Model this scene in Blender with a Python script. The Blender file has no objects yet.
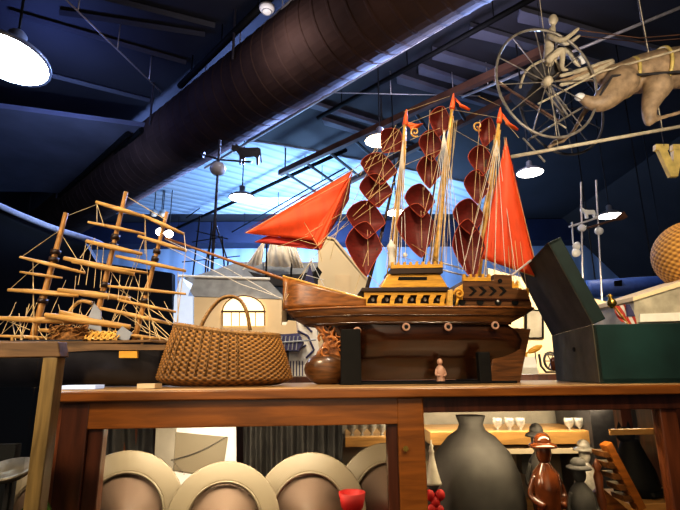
import bpy, bmesh, math, random
from mathutils import Vector, Matrix, noise
random.seed(7)
SC = bpy.context.scene
COL = SC.collection
F_PX = 485.0
PITCH = math.radians(13.6)
ROLL = math.radians(0.5)
CAM = Vector((0, 0, 1.24))
Fw = Vector((0, math.cos(PITCH), math.sin(PITCH)))
_R = Vector((1, 0, 0)); _U = _R.cross(Fw)
Rt = (_R * math.cos(ROLL) - _U * math.sin(ROLL)).normalized()
Up = Rt.cross(Fw).normalized()
YAW = math.radians(4.4)
N = Vector((-math.sin(YAW), math.cos(YAW), 0))     # depth direction of the display counter
A = Vector((math.cos(YAW), math.sin(YAW), 0))      # along the counter, to the right
C0 = 1.095                                          # distance of the counter's front edge

def ray(x, y): return Fw + Rt * ((x - 340) / F_PX) - Up * ((y - 255) / F_PX)
def pc(x, y, off=0.0):
    d = ray(x, y); return CAM + d * ((C0 + off) / d.dot(N))
def py_(x, y, Y):
    d = ray(x, y); return CAM + d * (Y / d.y)
def pz(x, y, z):
    d = ray(x, y); return CAM + d * ((z - CAM.z) / d.z)

# ------------------------------------------------------------------ materials
def newmat(name):
    m = bpy.data.materials.new(name); m.use_nodes = True
    return m, m.node_tree.nodes, m.node_tree.links, m.node_tree.nodes['Principled BSDF']
def mat(name, col, rough=0.5, metal=0.0, var=0.25, scale=30, bump=0.0, coat=0.0, emit=None, es=0.0, stretch=(1, 1, 1), spec=0.5):
    m, n, l, b = newmat(name)
    tc = n.new('ShaderNodeTexCoord'); mp = n.new('ShaderNodeMapping'); mp.inputs['Scale'].default_value = stretch
    nz = n.new('ShaderNodeTexNoise'); nz.inputs['Scale'].default_value = scale; nz.inputs['Detail'].default_value = 4
    cr = n.new('ShaderNodeValToRGB')
    cr.color_ramp.elements[0].position = .3; cr.color_ramp.elements[1].position = .7
    lo = [c * (1 - var) for c in col]; hi = [min(1, c * (1 + var)) for c in col]
    cr.color_ramp.elements[0].color = (*lo, 1); cr.color_ramp.elements[1].color = (*hi, 1)
    l.new(tc.outputs['Object'], mp.inputs[0]); l.new(mp.outputs[0], nz.inputs['Vector']); l.new(nz.outputs['Fac'], cr.inputs[0])
    l.new(cr.outputs[0], b.inputs['Base Color'])
    b.inputs['Roughness'].default_value = rough; b.inputs['Metallic'].default_value = metal
    b.inputs['Specular IOR Level'].default_value = spec
    b.inputs['Coat Weight'].default_value = coat; b.inputs['Coat Roughness'].default_value = .12
    if bump:
        bp = n.new('ShaderNodeBump'); bp.inputs['Strength'].default_value = bump; bp.inputs['Distance'].default_value = .004
        l.new(nz.outputs['Fac'], bp.inputs['Height']); l.new(bp.outputs[0], b.inputs['Normal'])
    if emit:
        b.inputs['Emission Color'].default_value = (*emit, 1); b.inputs['Emission Strength'].default_value = es
    return m
def wood(name, col, dark=.45, scale=6, stretch=(1, 9, 9), rough=.35, coat=.3, bump=.15):
    m, n, l, b = newmat(name)
    tc = n.new('ShaderNodeTexCoord'); mp = n.new('ShaderNodeMapping'); mp.inputs['Scale'].default_value = stretch
    nz = n.new('ShaderNodeTexNoise'); nz.inputs['Scale'].default_value = scale; nz.inputs['Detail'].default_value = 8; nz.inputs['Distortion'].default_value = .6
    cr = n.new('ShaderNodeValToRGB'); cr.color_ramp.elements[0].position = .32; cr.color_ramp.elements[1].position = .68
    cr.color_ramp.elements[0].color = (*[c * dark for c in col], 1); cr.color_ramp.elements[1].color = (*col, 1)
    l.new(tc.outputs['Object'], mp.inputs[0]); l.new(mp.outputs[0], nz.inputs['Vector']); l.new(nz.outputs['Fac'], cr.inputs[0])
    l.new(cr.outputs[0], b.inputs['Base Color']); b.inputs['Roughness'].default_value = rough
    b.inputs['Coat Weight'].default_value = coat; b.inputs['Coat Roughness'].default_value = .15
    bp = n.new('ShaderNodeBump'); bp.inputs['Strength'].default_value = bump; bp.inputs['Distance'].default_value = .002
    l.new(nz.outputs['Fac'], bp.inputs['Height']); l.new(bp.outputs[0], b.inputs['Normal'])
    return m
def corrugated(name, col, scale, rough=.5, direction='X', bumpd=.03, rot=0.0, var=.3):
    m, n, l, b = newmat(name)
    tc = n.new('ShaderNodeTexCoord'); mp = n.new('ShaderNodeMapping'); mp.inputs['Rotation'].default_value = (0, 0, rot)
    w = n.new('ShaderNodeTexWave'); w.bands_direction = direction; w.inputs['Scale'].default_value = scale; w.inputs['Distortion'].default_value = .15
    nz = n.new('ShaderNodeTexNoise'); nz.inputs['Scale'].default_value = 1.5
    mx = n.new('ShaderNodeValToRGB'); mx.color_ramp.elements[0].color = (*[c * (1 - var) for c in col], 1); mx.color_ramp.elements[1].color = (*col, 1)
    mx.color_ramp.elements[0].position = .02; mx.color_ramp.elements[1].position = .35
    l.new(tc.outputs['Object'], mp.inputs[0]); l.new(mp.outputs[0], w.inputs['Vector']); l.new(w.outputs['Fac'], mx.inputs[0])
    l.new(mx.outputs[0], b.inputs['Base Color']); b.inputs['Roughness'].default_value = rough
    bp = n.new('ShaderNodeBump'); bp.inputs['Strength'].default_value = .6; bp.inputs['Distance'].default_value = bumpd
    l.new(w.outputs['Fac'], bp.inputs['Height']); l.new(bp.outputs[0], b.inputs['Normal'])
    return m
def glassmat(name, tint=(1, 1, 1), base=.04, rough=.03, edge=.35):
    m, n, l, b = newmat(name); n.remove(b)
    out = n['Material Output']
    t = n.new('ShaderNodeBsdfTransparent'); t.inputs[0].default_value = (*tint, 1)
    g = n.new('ShaderNodeBsdfGlossy'); g.inputs['Roughness'].default_value = rough
    lw = n.new('ShaderNodeLayerWeight'); lw.inputs[0].default_value = .25
    mr = n.new('ShaderNodeMapRange'); mr.inputs['To Min'].default_value = base; mr.inputs['To Max'].default_value = edge
    mx = n.new('ShaderNodeMixShader')
    l.new(lw.outputs['Fresnel'], mr.inputs['Value']); l.new(mr.outputs[0], mx.inputs[0]); l.new(t.outputs[0], mx.inputs[1]); l.new(g.outputs[0], mx.inputs[2])
    l.new(mx.outputs[0], out.inputs[0])
    return m
def colattr(name, lo, hi, rough=.6):
    m, n, l, b = newmat(name)
    at = n.new('ShaderNodeAttribute'); at.attribute_name = 'h'  # low weave turns dark: shade in the gaps painted into the colour
    cr = n.new('ShaderNodeValToRGB'); cr.color_ramp.elements[0].color = (*lo, 1); cr.color_ramp.elements[1].color = (*hi, 1)
    l.new(at.outputs['Fac'], cr.inputs[0]); l.new(cr.outputs[0], b.inputs['Base Color']); b.inputs['Roughness'].default_value = rough
    return m

M = dict(
    counter=wood('counter_oak', (.29, .098, .016), .5, 7, (.7, 9, 9), rough=.32),
    counter_top=wood('counter_top_wood', (.50, .30, .13), .6, 5, (1, 8, 8), rough=.4, coat=.15),
    darkwood=wood('dark_case_wood', (.085, .025, .010), .45, 7, (8, 8, 1), rough=.35),
    redwood=wood('red_brown_wood', (.17, .05, .016), .45, 7, (8, 8, 1), rough=.35),
    hull=wood('hull_varnish', (.050, .016, .005), .35, 12, (1, 6, 12), rough=.24, coat=.7),
    wale=wood('wale_wood', (.17, .070, .020), .4, 14, (1, 6, 10), rough=.35, coat=.5),
    bow=wood('bulwark_wood', (.36, .135, .03), .4, 14, (1, 6, 10), rough=.38, coat=.4),
    carve=mat('carved_wood', (.36, .13, .03), .35, var=.5, scale=90, bump=.5, coat=.4),
    yellow=wood('yellow_boxwood', (.82, .42, .045), .6, 20, (1, 4, 8), rough=.4, coat=.3),
    gold=mat('mast_wood', (.68, .40, .09), .4, var=.35, scale=60, coat=.2),
    darkline=mat('ebonised_wood', (.03, .014, .008), .4, var=.3),
    black=mat('black_paint', (.006, .006, .006), .7, spec=.2, var=.2),
    sail=mat('dark_red_sail', (.12, .008, .005), .6, var=.22, scale=45, bump=.15, stretch=(1, 1, 3)),
    sailrim=mat('sail_rope_rim', (.42, .07, .03), .6),
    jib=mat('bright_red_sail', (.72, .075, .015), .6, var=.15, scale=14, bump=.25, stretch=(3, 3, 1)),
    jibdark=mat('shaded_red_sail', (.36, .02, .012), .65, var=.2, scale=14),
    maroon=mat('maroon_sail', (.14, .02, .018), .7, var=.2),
    flag=mat('orange_red_flag', (.85, .13, .02), .5, var=.15),
    rope=mat('pale_rigging', (.62, .47, .25), .7, var=.2),
    ropew=mat('white_rigging', (.75, .72, .66), .7, var=.1),
    ring=mat('rosette', (.50, .30, .22), .4, var=.1),
    shipwood=wood('weathered_spar', (.80, .46, .14), .5, 18, (1, 6, 6), rough=.5, coat=.1),
    shipmast=wood('weathered_mast', (.62, .31, .08), .4, 18, (8, 8, 1), rough=.5, coat=.1),
    navy=mat('navy_hull', (.012, .011, .015), .4, var=.4),
    coir=mat('brown_tangle', (.26, .12, .035), .9, var=.6, scale=120, bump=1),
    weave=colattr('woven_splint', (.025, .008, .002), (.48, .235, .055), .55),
    splint=wood('splint_handle', (.40, .22, .075), .5, 30, (6, 1, 6), rough=.55, coat=.1),
    green=mat('green_chest', (.010, .040, .036), .5, var=.35, scale=9, bump=.1),
    greenend=mat('grey_green_chest_end', (.11, .10, .075), .9, spec=.1, var=.3, scale=14, bump=.15),
    lid=mat('chest_lid_lining', (.065, .060, .050), .9, spec=.1, var=.25, scale=12),
    lidedge=mat('chest_lid_rim', (.010, .028, .026), .6, var=.2),
    lamp=mat('lamp_enamel', (.30, .30, .31), .35, metal=.4, var=.1),
    cord=mat('black_cord', (.012, .012, .013), .6, var=.1),
    blue=mat('blue_duct', (.04, .09, .30), .5, var=.15),
    wicker=colattr('wicker', (.16, .06, .012), (.72, .40, .10), .6),
    statue=mat('carved_weathered_wood', (.34, .235, .14), .55, var=.35, scale=25, bump=.3),
    statuel=mat('pale_carved_wood', (.50, .42, .29), .55, var=.25, scale=25),
    strap=mat('yellow_strap', (.58, .44, .14), .5),
    iron=mat('old_iron', (.30, .26, .21), .4, metal=.4, var=.3),
    irond=mat('dark_iron', (.06, .055, .055), .5, metal=.3, var=.3),
    letter=mat('gilded_letter', (.60, .45, .15), .4, var=.25, scale=20),
    white=mat('white_paint', (.78, .76, .72), .5, var=.06),
    cream=mat('cream_board', (.72, .56, .36), .6, var=.1, scale=6),
    creamw=mat('cream_wall', (.74, .60, .40), .7, var=.06, scale=3),
    greyroof=mat('grey_blue_roof', (.30, .32, .36), .6, var=.2, scale=20),
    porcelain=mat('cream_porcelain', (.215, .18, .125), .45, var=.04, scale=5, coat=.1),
    wellreflect=mat('plate_well_with_reflection', (.17, .115, .085), .6, var=.1, scale=5),  # pinkish reflection painted into the well colour
    cloth=mat('white_sailcloth', (.68, .62, .54), .8, var=.12, scale=20),
    slate=mat('slate_pottery', (.05, .048, .045), .75, var=.4, scale=14, bump=.2),
    amber=mat('amber_ceramic', (.10, .028, .008), .15, var=.7, scale=22, coat=.8),
    amberwood=wood('amber_shelf', (.62, .33, .10), .6, 6, (1, 8, 8)),
    beige=mat('beige_panel', (.30, .27, .22), .7, var=.25, scale=8),
    greyglass=mat('pressed_glass', (.36, .34, .30), .1, var=.5, scale=30, coat=.6),
    red=mat('red_cloth', (.34, .008, .008), .6, var=.2),
    redsh=mat('dark_red_lining', (.16, .014, .014), .8, var=.2, scale=9),
    brass=mat('brass', (.62, .42, .10), .25, metal=.9, var=.1),
    globe=mat('milk_glass', (.72, .70, .68), .2, var=.03, coat=.5),
    ceil=mat('dark_ceiling', (.034, .033, .041), .75, var=.25, scale=.8),
    ceilr=mat('charcoal_ceiling', (.030, .025, .024), .75, var=.25, scale=1.2),
    panel=mat('ceiling_panel', (.13, .13, .17), .7, var=.25, scale=1.5),
    purlin=mat('purlin', (.05, .052, .07), .6, var=.2, scale=2),
    duct=mat('brown_duct', (.060, .034, .026), .8, spec=.15, var=.3, scale=3),
    ductrib=mat('duct_seam', (.09, .08, .09), .4, metal=.3, var=.2),
    beam=mat('brown_beam', (.10, .045, .025), .6, var=.3, scale=5),
    pipe=mat('galvanised_pipe', (.62, .58, .58), .35, metal=.3, var=.15),
    pipew=mat('pale_pipe', (.55, .55, .60), .5, var=.1),
    bay=corrugated('ribbed_bay', (.50, .60, .74), 1.35, .6, 'X', .02, 0.9),
    bwall=corrugated('pale_wall_siding', (.32, .42, .60), .8, .7, 'X', .02, 0.0, .15),
    navyb=mat('navy_beam', (.012, .020, .06), .7, var=.2, scale=2),
    blackw=mat('black_partition', (.010, .011, .012), .8, var=.4, scale=1.2),
    floor=mat('concrete_floor', (.06, .055, .05), .6, var=.25, scale=3),
    wallb=mat('dark_wall', (.03, .03, .036), .8, var=.2, scale=1),
    glass=glassmat('case_glass', (.93, .93, .90), .02, .02, .30),
    oldrail=wood('greyed_brown_rail', (.22, .12, .045), .45, 9, (1, 8, 8), rough=.6, coat=0),
    oldpost=wood('olive_brass_post', (.30, .20, .07), .5, 9, (8, 8, 1), rough=.35),
    usred=mat('flag_red', (.55, .05, .03), .7), usnavy=mat('flag_navy', (.05, .05, .14), .7),
    marble=mat('mottled_panel', (.36, .33, .27), .5, var=.4, scale=14),
    grass=mat('green_bottle_glass', (.05, .11, .02), .2, var=.4, coat=.5),
    lit=mat('lamp_glow', (1, 1, 1), .5, emit=(.80, .90, 1.0), es=14, var=0),
    litw=mat('warm_lamp_glow', (1, 1, 1), .5, emit=(1, .80, .48), es=14, var=0),
    litm=mat('neutral_lamp_glow', (1, 1, 1), .5, emit=(1, .95, .86), es=10, var=0),
    litblue=mat('cool_lamp_glow', (1, 1, 1), .5, emit=(.72, .86, 1), es=16, var=0),
    window=mat('lit_window', (.9, .6, .3), .5, emit=(1, .72, .36), es=1.5, var=.15, scale=14),
    glowblue=mat('glowing_blue_white', (.6, .7, .85), .5, emit=(.5, .65, .95), es=.35, var=.05),  # faint glow added to blue-white surfaces that are no lamp
)

# ------------------------------------------------------------------ mesh builder
class MB:
    def __init__(s): s.bm = bmesh.new(); s.h = {}
    def quad(s, pts):
        vs = [s.bm.verts.new(p) for p in pts]; s.bm.faces.new(vs); return s
    def prism(s, pts, ext):
        n = len(pts); e = Vector(ext)
        a = [s.bm.verts.new(p) for p in pts]; b = [s.bm.verts.new(Vector(p) + e) for p in pts]
        s.bm.faces.new(a); s.bm.faces.new(b[::-1])
        for i in range(n):
            j = (i + 1) % n
            s.bm.faces.new([a[j], a[i], b[i], b[j]])
        return s
    def box(s, c, sx, sy, sz, X=Vector((1, 0, 0)), Y=Vector((0, 1, 0)), Z=Vector((0, 0, 1))):
        c = Vector(c); X, Y, Z = Vector(X), Vector(Y), Vector(Z)
        p = [c + X * (a * sx / 2) + Y * (-sy / 2) + Z * (b * sz / 2) for a, b in ((-1, -1), (1, -1), (1, 1), (-1, 1))]
        return s.prism(p, Y * sy)
    def cbox(s, c, sx, sy, sz): return s.box(c, sx, sy, sz, A, N)
    def tube(s, pts, r, n=8, cap=True, closed=False, flat=1.0, axis=None):
        pts = [Vector(p) for p in pts]; k = len(pts)
        rr = r if isinstance(r, (list, tuple)) else [r] * k
        rings = []
        t0 = (pts[1] - pts[0]).normalized()
        u = Vector(axis) if axis is not None else (Vector((0, 0, 1)) if abs(t0.z) < .9 else Vector((0, 1, 0)))
        for i in range(k):
            if closed: t = (pts[(i + 1) % k] - pts[i - 1]).normalized()
            else: t = (pts[min(i + 1, k - 1)] - pts[max(i - 1, 0)]).normalized()
            u = (u - t * u.dot(t))
            u = u.normalized() if u.length > 1e-6 else t.orthogonal().normalized()
            v = t.cross(u)
            rings.append([s.bm.verts.new(pts[i] + (u * math.cos(2 * math.pi * j / n) + v * math.sin(2 * math.pi * j / n) * flat) * rr[i]) for j in range(n)])
        for i in range(k if closed else k - 1):
            a, b = rings[i], rings[(i + 1) % k]
            for j in range(n): s.bm.faces.new([a[j], a[(j + 1) % n], b[(j + 1) % n], b[j]])
        if cap and not closed:
            s.bm.faces.new(rings[0][::-1]); s.bm.faces.new(rings[-1])
        return s
    def lathe(s, prof, base, axis=(0, 0, 1), n=24):
        ax = Vector(axis).normalized(); u = ax.orthogonal().normalized(); v = ax.cross(u); base = Vector(base)
        rings = [[s.bm.verts.new(base + ax * z + (u * math.cos(2 * math.pi * j / n) + v * math.sin(2 * math.pi * j / n)) * max(r, 1e-4)) for j in range(n)] for r, z in prof]
        for a, b in zip(rings, rings[1:]):
            for j in range(n): s.bm.faces.new([a[j], a[(j + 1) % n], b[(j + 1) % n], b[j]])
        if prof[0][0] > 1e-3: s.bm.faces.new(rings[0][::-1])
        if prof[-1][0] > 1e-3: s.bm.faces.new(rings[-1])
        return s
    def ell(s, c, rx, ry=None, rz=None, n=14, X=Vector((1, 0, 0)), Y=Vector((0, 1, 0)), Z=Vector((0, 0, 1))):
        ry = rx if ry is None else ry; rz = rx if rz is None else rz
        c = Vector(c); m = n // 2; rings = []
        for i in range(m + 1):
            ph = math.pi * i / m; z = math.cos(ph); q = max(math.sin(ph), 1e-3)
            rings.append([s.bm.verts.new(c + X * (rx * q * math.cos(2 * math.pi * j / n)) + Y * (ry * q * math.sin(2 * math.pi * j / n)) + Z * (rz * z)) for j in range(n)])
        for a, b in zip(rings, rings[1:]):
            for j in range(n): s.bm.faces.new([a[j], b[j], b[(j + 1) % n], a[(j + 1) % n]])
        return s
    def grid(s, fn, nu, nv, wrap=False, hf=None):
        g = [[s.bm.verts.new(fn(i / nu, j / nv)) for j in range(nv + (0 if wrap else 1))] for i in range(nu + 1)]
        if hf:
            for i in range(nu + 1):
                for j in range(len(g[i])): s.h[g[i][j]] = hf(i / nu, j / nv)
        for i in range(nu):
            L = len(g[i])
            for j in range(L if wrap else L - 1):
                s.bm.faces.new([g[i][j], g[i + 1][j], g[i + 1][(j + 1) % L], g[i][(j + 1) % L]])
        return s

def wloc(o):
    v = Vector((0, 0, 0))
    while o: v += o.location; o = o.parent
    return v
def obj(name, mb, m, parent=None, smooth=False, label=None, bevel=0, solid=0):
    bm = mb.bm
    hv = [mb.h.get(v, 0) for v in bm.verts] if mb.h else None
    if parent: org = wloc(parent)
    else:
        cs = [v.co for v in bm.verts]
        org = Vector(((min(c.x for c in cs) + max(c.x for c in cs)) / 2, (min(c.y for c in cs) + max(c.y for c in cs)) / 2, min(c.z for c in cs)))
    for v in bm.verts: v.co -= org
    bmesh.ops.recalc_face_normals(bm, faces=bm.faces)
    me = bpy.data.meshes.new(name); bm.to_mesh(me); bm.free()
    if hv:
        a = me.attributes.new('h', 'FLOAT', 'POINT')
        for i, x in enumerate(hv): a.data[i].value = x
    if smooth:
        for p in me.polygons: p.use_smooth = True
    me.materials.append(M[m])
    o = bpy.data.objects.new(name, me); COL.objects.link(o)
    if parent: o.parent = parent
    else: o.location = org
    if label: o['label'] = label
    if solid:
        md = o.modifiers.new('s', 'SOLIDIFY'); md.thickness = solid; md.offset = 0
    if bevel:
        md = o.modifiers.new('b', 'BEVEL'); md.width = bevel; md.segments = 2; md.limit_method = 'ANGLE'
    return o
def thing(name, label, cat, loc, group=None):
    o = bpy.data.objects.new(name, None); COL.objects.link(o); o.location = Vector(loc); o.empty_display_size = .05
    o['label'] = label; o['category'] = cat
    if group: o['group'] = group
    return o
def tag(o, label, cat, group=None, kind=None):
    o['label'] = label; o['category'] = cat
    if group: o['group'] = group
    if kind: o['kind'] = kind
    return o
def struct(name, mb, m, smooth=False, **k):
    o = obj(name, mb, m, None, smooth, **k); o['kind'] = 'structure'
    o['label'] = name.replace('_', ' ') + ' of the museum hall'; o['category'] = name.split('_')[0]
    return o
def lerp(a, b, t): return a + (b - a) * t
def itab(tab, x):
    if x <= tab[0][0]: return tab[0][1:]
    for a, b in zip(tab, tab[1:]):
        if x <= b[0]:
            t = (x - a[0]) / (b[0] - a[0]); return [lerp(p, q, t) for p, q in zip(a[1:], b[1:])]
    return tab[-1][1:]
def smoothpts(pts, k=6):
    pts = [Vector(p) for p in pts]; out = []
    for i in range(len(pts) - 1):
        p0, p1, p2, p3 = pts[max(i - 1, 0)], pts[i], pts[i + 1], pts[min(i + 2, len(pts) - 1)]
        for j in range(k):
            t = j / k
            out.append(.5 * ((2 * p1) + (p2 - p0) * t + (2 * p0 - 5 * p1 + 4 * p2 - p3) * t * t + (3 * p1 - p0 - 3 * p2 + p3) * t ** 3))
    out.append(pts[-1]); return out

T = pc(340, 387, 0).z            # height of the counter top
CZ = 4.6                         # main ceiling height

# ================================================================== THE HALL
struct('floor', MB().box((0, 4, -.05), 24, 20, .1), 'floor')
struct('ceiling', MB().box((0, 4, CZ + .05), 24, 20, .1), 'ceil')
struct('wall_back', MB().box((0, 11.1, 2.3), 24, .2, 4.6), 'bwall')
struct('wall_left', MB().box((-11.9, 4, 2.3), .2, 14, 4.6), 'wallb')
struct('wall_right', MB().box((11.9, 4, 2.3), .2, 14, 4.6), 'wallb')
struct('trim_beam_back', MB().box((0, 10.75, 4.33), 24, .5, .5), 'navyb')
# bright ribbed ceiling bay
bayp = [pz(x, y, CZ - .03) for x, y in ((60, 214), (140, 180), (232, 139), (290, 147), (400, 168), (490, 188), (515, 214))]
struct('ceiling_bay', MB().prism(bayp, (0, 0, .03)), 'bay')
# left lighter soffit
pp = [pz(x, y, 4.1) for x, y in ((-120, 96), (0, 108), (166, 130), (96, 196), (40, 192), (-120, 190))]
struct('ceiling_soffit', MB().prism(pp, (0, 0, .06)), 'panel')
m = MB()
for (a, b) in (((142, 130), (70, 198)), ((128, 134), (60, 196))):
    m.tube([pz(*a, 4.05), pz(*b, 4.05)], .035, 6)
o = obj('track_rail', m, 'black'); tag(o, 'pair of black lighting tracks under the pale blue ceiling panel at upper left', 'rail')
# sloping charcoal roof on the right
q0 = py_(520, 184, 10.7); q1 = py_(655, 312, 10.7)
struct('ceiling_slope', MB().prism([q0, q1, Vector((q1.x, 2.2, q1.z)), Vector((q0.x, 2.2, q0.z))], (.08, 0, .08)), 'ceilr')
# purlins of the roof
m = MB()
for (a, b) in (((60, 12), (205, 34)), ((10, 12), (186, 62)), ((100, -4), (215, 25)), ((0, 62), (150, 100))):
    m.tube([pz(*a, CZ - .03), pz(*b, CZ - .03)], .035, 4)
struct('trim_1', m, 'purlin')
m = MB()
for (a, b) in (((418, 62), (505, 93)), ((396, 72), (500, 106)), ((432, 46), (560, 86)), ((300, 96), (400, 128)), ((322, 116), (420, 148)), ((470, 22), (600, 60)), ((520, 6), (680, 52))):
    p, q = pz(*a, CZ - .02), pz(*b, CZ - .02)
    d = (q - p); m.prism([p, p + Vector((.03, .16, 0)), q + Vector((.03, .05, 0)), q], (0, 0, -.05))
struct('trim_2', m, 'panel')
# dark partition at left with pale pipe along the top
part = [(-200, 120), (0, 212), (85, 243), (96, 262), (172, 273), (172, 520), (-200, 520)]
struct('wall_partition', MB().prism([py_(x, y, 5.0) for x, y in part], (0, .1, 0)), 'blackw')
o = obj('ceiling_pipe', MB().tube(smoothpts([py_(-60, 176, 4.93), py_(0, 206, 4.93), (py_(50, 227, 4.93)), py_(90, 240, 4.93), py_(104, 246, 4.93)]), .032, 10), 'pipew', smooth=True)
tag(o, 'pale pipe sloping down along the top of the black partition', 'pipe')

# big ribbed duct
dd = Vector((-.717, .697, 0)); dn = Vector((.697, .717, 0))
p0 = pz(378, 4, 4.05)
d0, d1 = p0 - dd * 3.0, p0 + dd * 11
dk = thing('ventilation_duct', 'huge dark brown ribbed round duct crossing the ceiling, edged in blue light', 'duct', d0)
L = (d1 - d0).length
prof = []
k = int(L / .16)
for i in range(k):
    z = i * .16
    prof += [(.40, z), (.40, z + .125), (.405, z + .133), (.405, z + .152)]
obj('duct_tube', MB().lathe(prof, d0, dd, 40), 'duct', dk)
m = MB()
for i in range(7):
    c = d0 + dd * (1 + i * 1.7)
    m.tube([c + dn * .41, Vector((c.x + dn.x * .41, c.y + dn.y * .41, CZ))], .012, 6); m.tube([c - dn * .41, Vector((c.x - dn.x * .41, c.y - dn.y * .41, CZ))], .012, 6)
obj('hanger', m, 'ductrib', dk)

def rod(name, a, b, z, r, m_, label, cat, n=8, hang=True):
    p, q = pz(*a, z), pz(*b, z)
    mb = MB().tube([p, q], r, n)
    if hang:
        for t in (.15, .5, .85):
            c = p.lerp(q, t); mb.tube([c, Vector((c.x, c.y, CZ))], .006, 5)
    return tag(obj(name, mb, m_, smooth=True), label, cat)
rod('conduit', (497, -6), (205, 168), 4.35, .020, 'pipe', 'thin shiny conduit running beside the blue-lit edge of the duct', 'conduit')
rod('conduit', (540, -6), (318, 118), 4.40, .028, 'black', 'dark conduit parallel to the shiny conduit below the duct', 'conduit')
rod('conduit', (304, -8), (192, 92), 4.30, .030, 'pipe', 'grey conduit passing the smoke detector left of the duct', 'conduit')
rod('conduit', (276, -8), (180, 86), 4.36, .035, 'black', 'black conduit furthest left above the duct', 'conduit')
rod('conduit', (684, 6), (462, 97), 4.3, .016, 'pipe', 'thin conduit behind the big spoked wheel', 'conduit')
rod('cable', (58, -8), (161, 92), 4.3, .008, 'pipe', 'thin pale cable slanting across the dark upper left ceiling', 'cable')
rod('cable', (300, 92), (480, 96), 4.3, .006, 'pipe', 'thin slack cable between duct and roof beam', 'cable')
# track beside the duct, and truss beams
t = thing('roof_truss', 'brown steel roof truss end with two chords and cross bars behind the red sails', 'truss', pz(280, 172, 4.2))
ta, tb = pz(280, 173, 4.2), pz(545, 50, 4.2)
obj('chord', MB().box((ta + tb) / 2, (tb - ta).length, .07, .08, (tb - ta).normalized(), Vector((0, 0, 1)).cross((tb - ta).normalized()), (0, 0, 1)), 'beam', t)
tc, td = pz(322, 196, 4.2), pz(560, 72, 4.2)
obj('chord', MB().box((tc + td) / 2, (td - tc).length, .07, .07, (td - tc).normalized(), Vector((0, 0, 1)).cross((td - tc).normalized()), (0, 0, 1)), 'beam', t)
for i in range(7):
    f = .02 + i * .12
    obj('cross_bar', MB().tube([ta.lerp(tb, f), tc.lerp(td, max(0, f - .02))], .022, 6), 'irond', t)
for p in (ta.lerp(tb, .03), ta.lerp(tb, .5), tc.lerp(td, .6)):
    obj('hanger', MB().tube([p, Vector((p.x, p.y, CZ))], .012, 6), 'irond', t)
rod('track_rail', (346, 150), (160, 236), 4.35, .03, 'black', 'black lighting track under the bright blue ceiling bay', 'rail')
rod('cable', (345, 168), (232, 232), 4.3, .012, 'black', 'thin black line under the bright bay beside the white pendant', 'cable')

sd = pz(267, 7, CZ - .45)
t = thing('smoke_detector', 'round white smoke detector beside the grey conduits', 'detector', sd)
obj('housing', MB().lathe([(.0, -.05), (.045, -.045), (.062, -.02), (.065, .0)], sd, (0, 0, 1)), 'white', t, True)
obj('ring', MB().tube([sd + Vector((math.cos(a) * .04, math.sin(a) * .04, -.047)) for a in [i * math.pi / 8 for i in range(16)]], .004, 6, closed=True), 'lamp', t, True)
obj('stem', MB().tube([sd, sd + Vector((0, 0, .45))], .012, 8), 'irond', t)

# pendants
def pendant(x, y, z, wpx, glow, label, power, col, Y=None, tilt=(0, 0, 1)):
    c = py_(x, y, Y) if Y else pz(x, y, z)
    dist = (c - CAM).dot(Fw); r = wpx / 2 / F_PX * dist
    t = thing('pendant_lamp', label, 'lamp', c, 'pendant lamps under the ceiling')
    obj('shade', MB().lathe([(r, 0), (r * .98, r * .10), (r * .62, r * .34), (r * .30, r * .48), (r * .22, r * .56), (r * .22, r * .86), (r * .14, r * .95)], c, tilt), 'lamp', t, True)
    obj('diffuser', MB().lathe([(r * .93, .0), (r * .8, -r * .05), (r * .45, -r * .10), (.001, -r * .12)], c, tilt), glow, t, True)
    if c.z + r < CZ: obj('cord', MB().tube([c + Vector(tilt) * r * .9, Vector((c.x, c.y, CZ))], .008, 6), 'cord', t)
    l = bpy.data.lights.new('pendant_light', 'SPOT'); l.energy = power; l.color = col; l.shadow_soft_size = r * .7; l.spot_size = 2.7; l.spot_blend = .6
    lo = bpy.data.objects.new('pendant_light', l); COL.objects.link(lo); lo.parent = t; lo.location = (0, 0, -r * .2)
pendant(8, 60, 3.1, 78, 'litblue', 'large bright bluish pendant lamp at the upper left edge', 40, (.6, .8, 1), tilt=Vector((.06, .16, 1)).normalized())
pendant(242, 198, 3.6, 27, 'litm', 'small white pendant lamp right of the cow weathervane', 30, (.8, .9, 1))
pendant(380, 141, 3.6, 32, 'litw', 'warm glaring pendant lamp just left of the foremast tip', 60, (1, .8, .5))
pendant(396, 213, 3.0, 22, 'litm', 'bright pendant lamp glimpsed between foremast and mainmast', 30, (1, .9, .8))
pendant(530, 173, 3.1, 27, 'litm', 'white pendant lamp below the large spoked wheel', 40, (1, .9, .8))
pendant(610, 216, 3.2, 24, 'litm', 'grey pendant lamp beside the small white cow weathervane', 25, (1, .95, .9))
pendant(664, 258, 2.7, 19, 'litblue', 'small pendant lamp low on the right above the wicker basket', 20, (.8, .9, 1))

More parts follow.
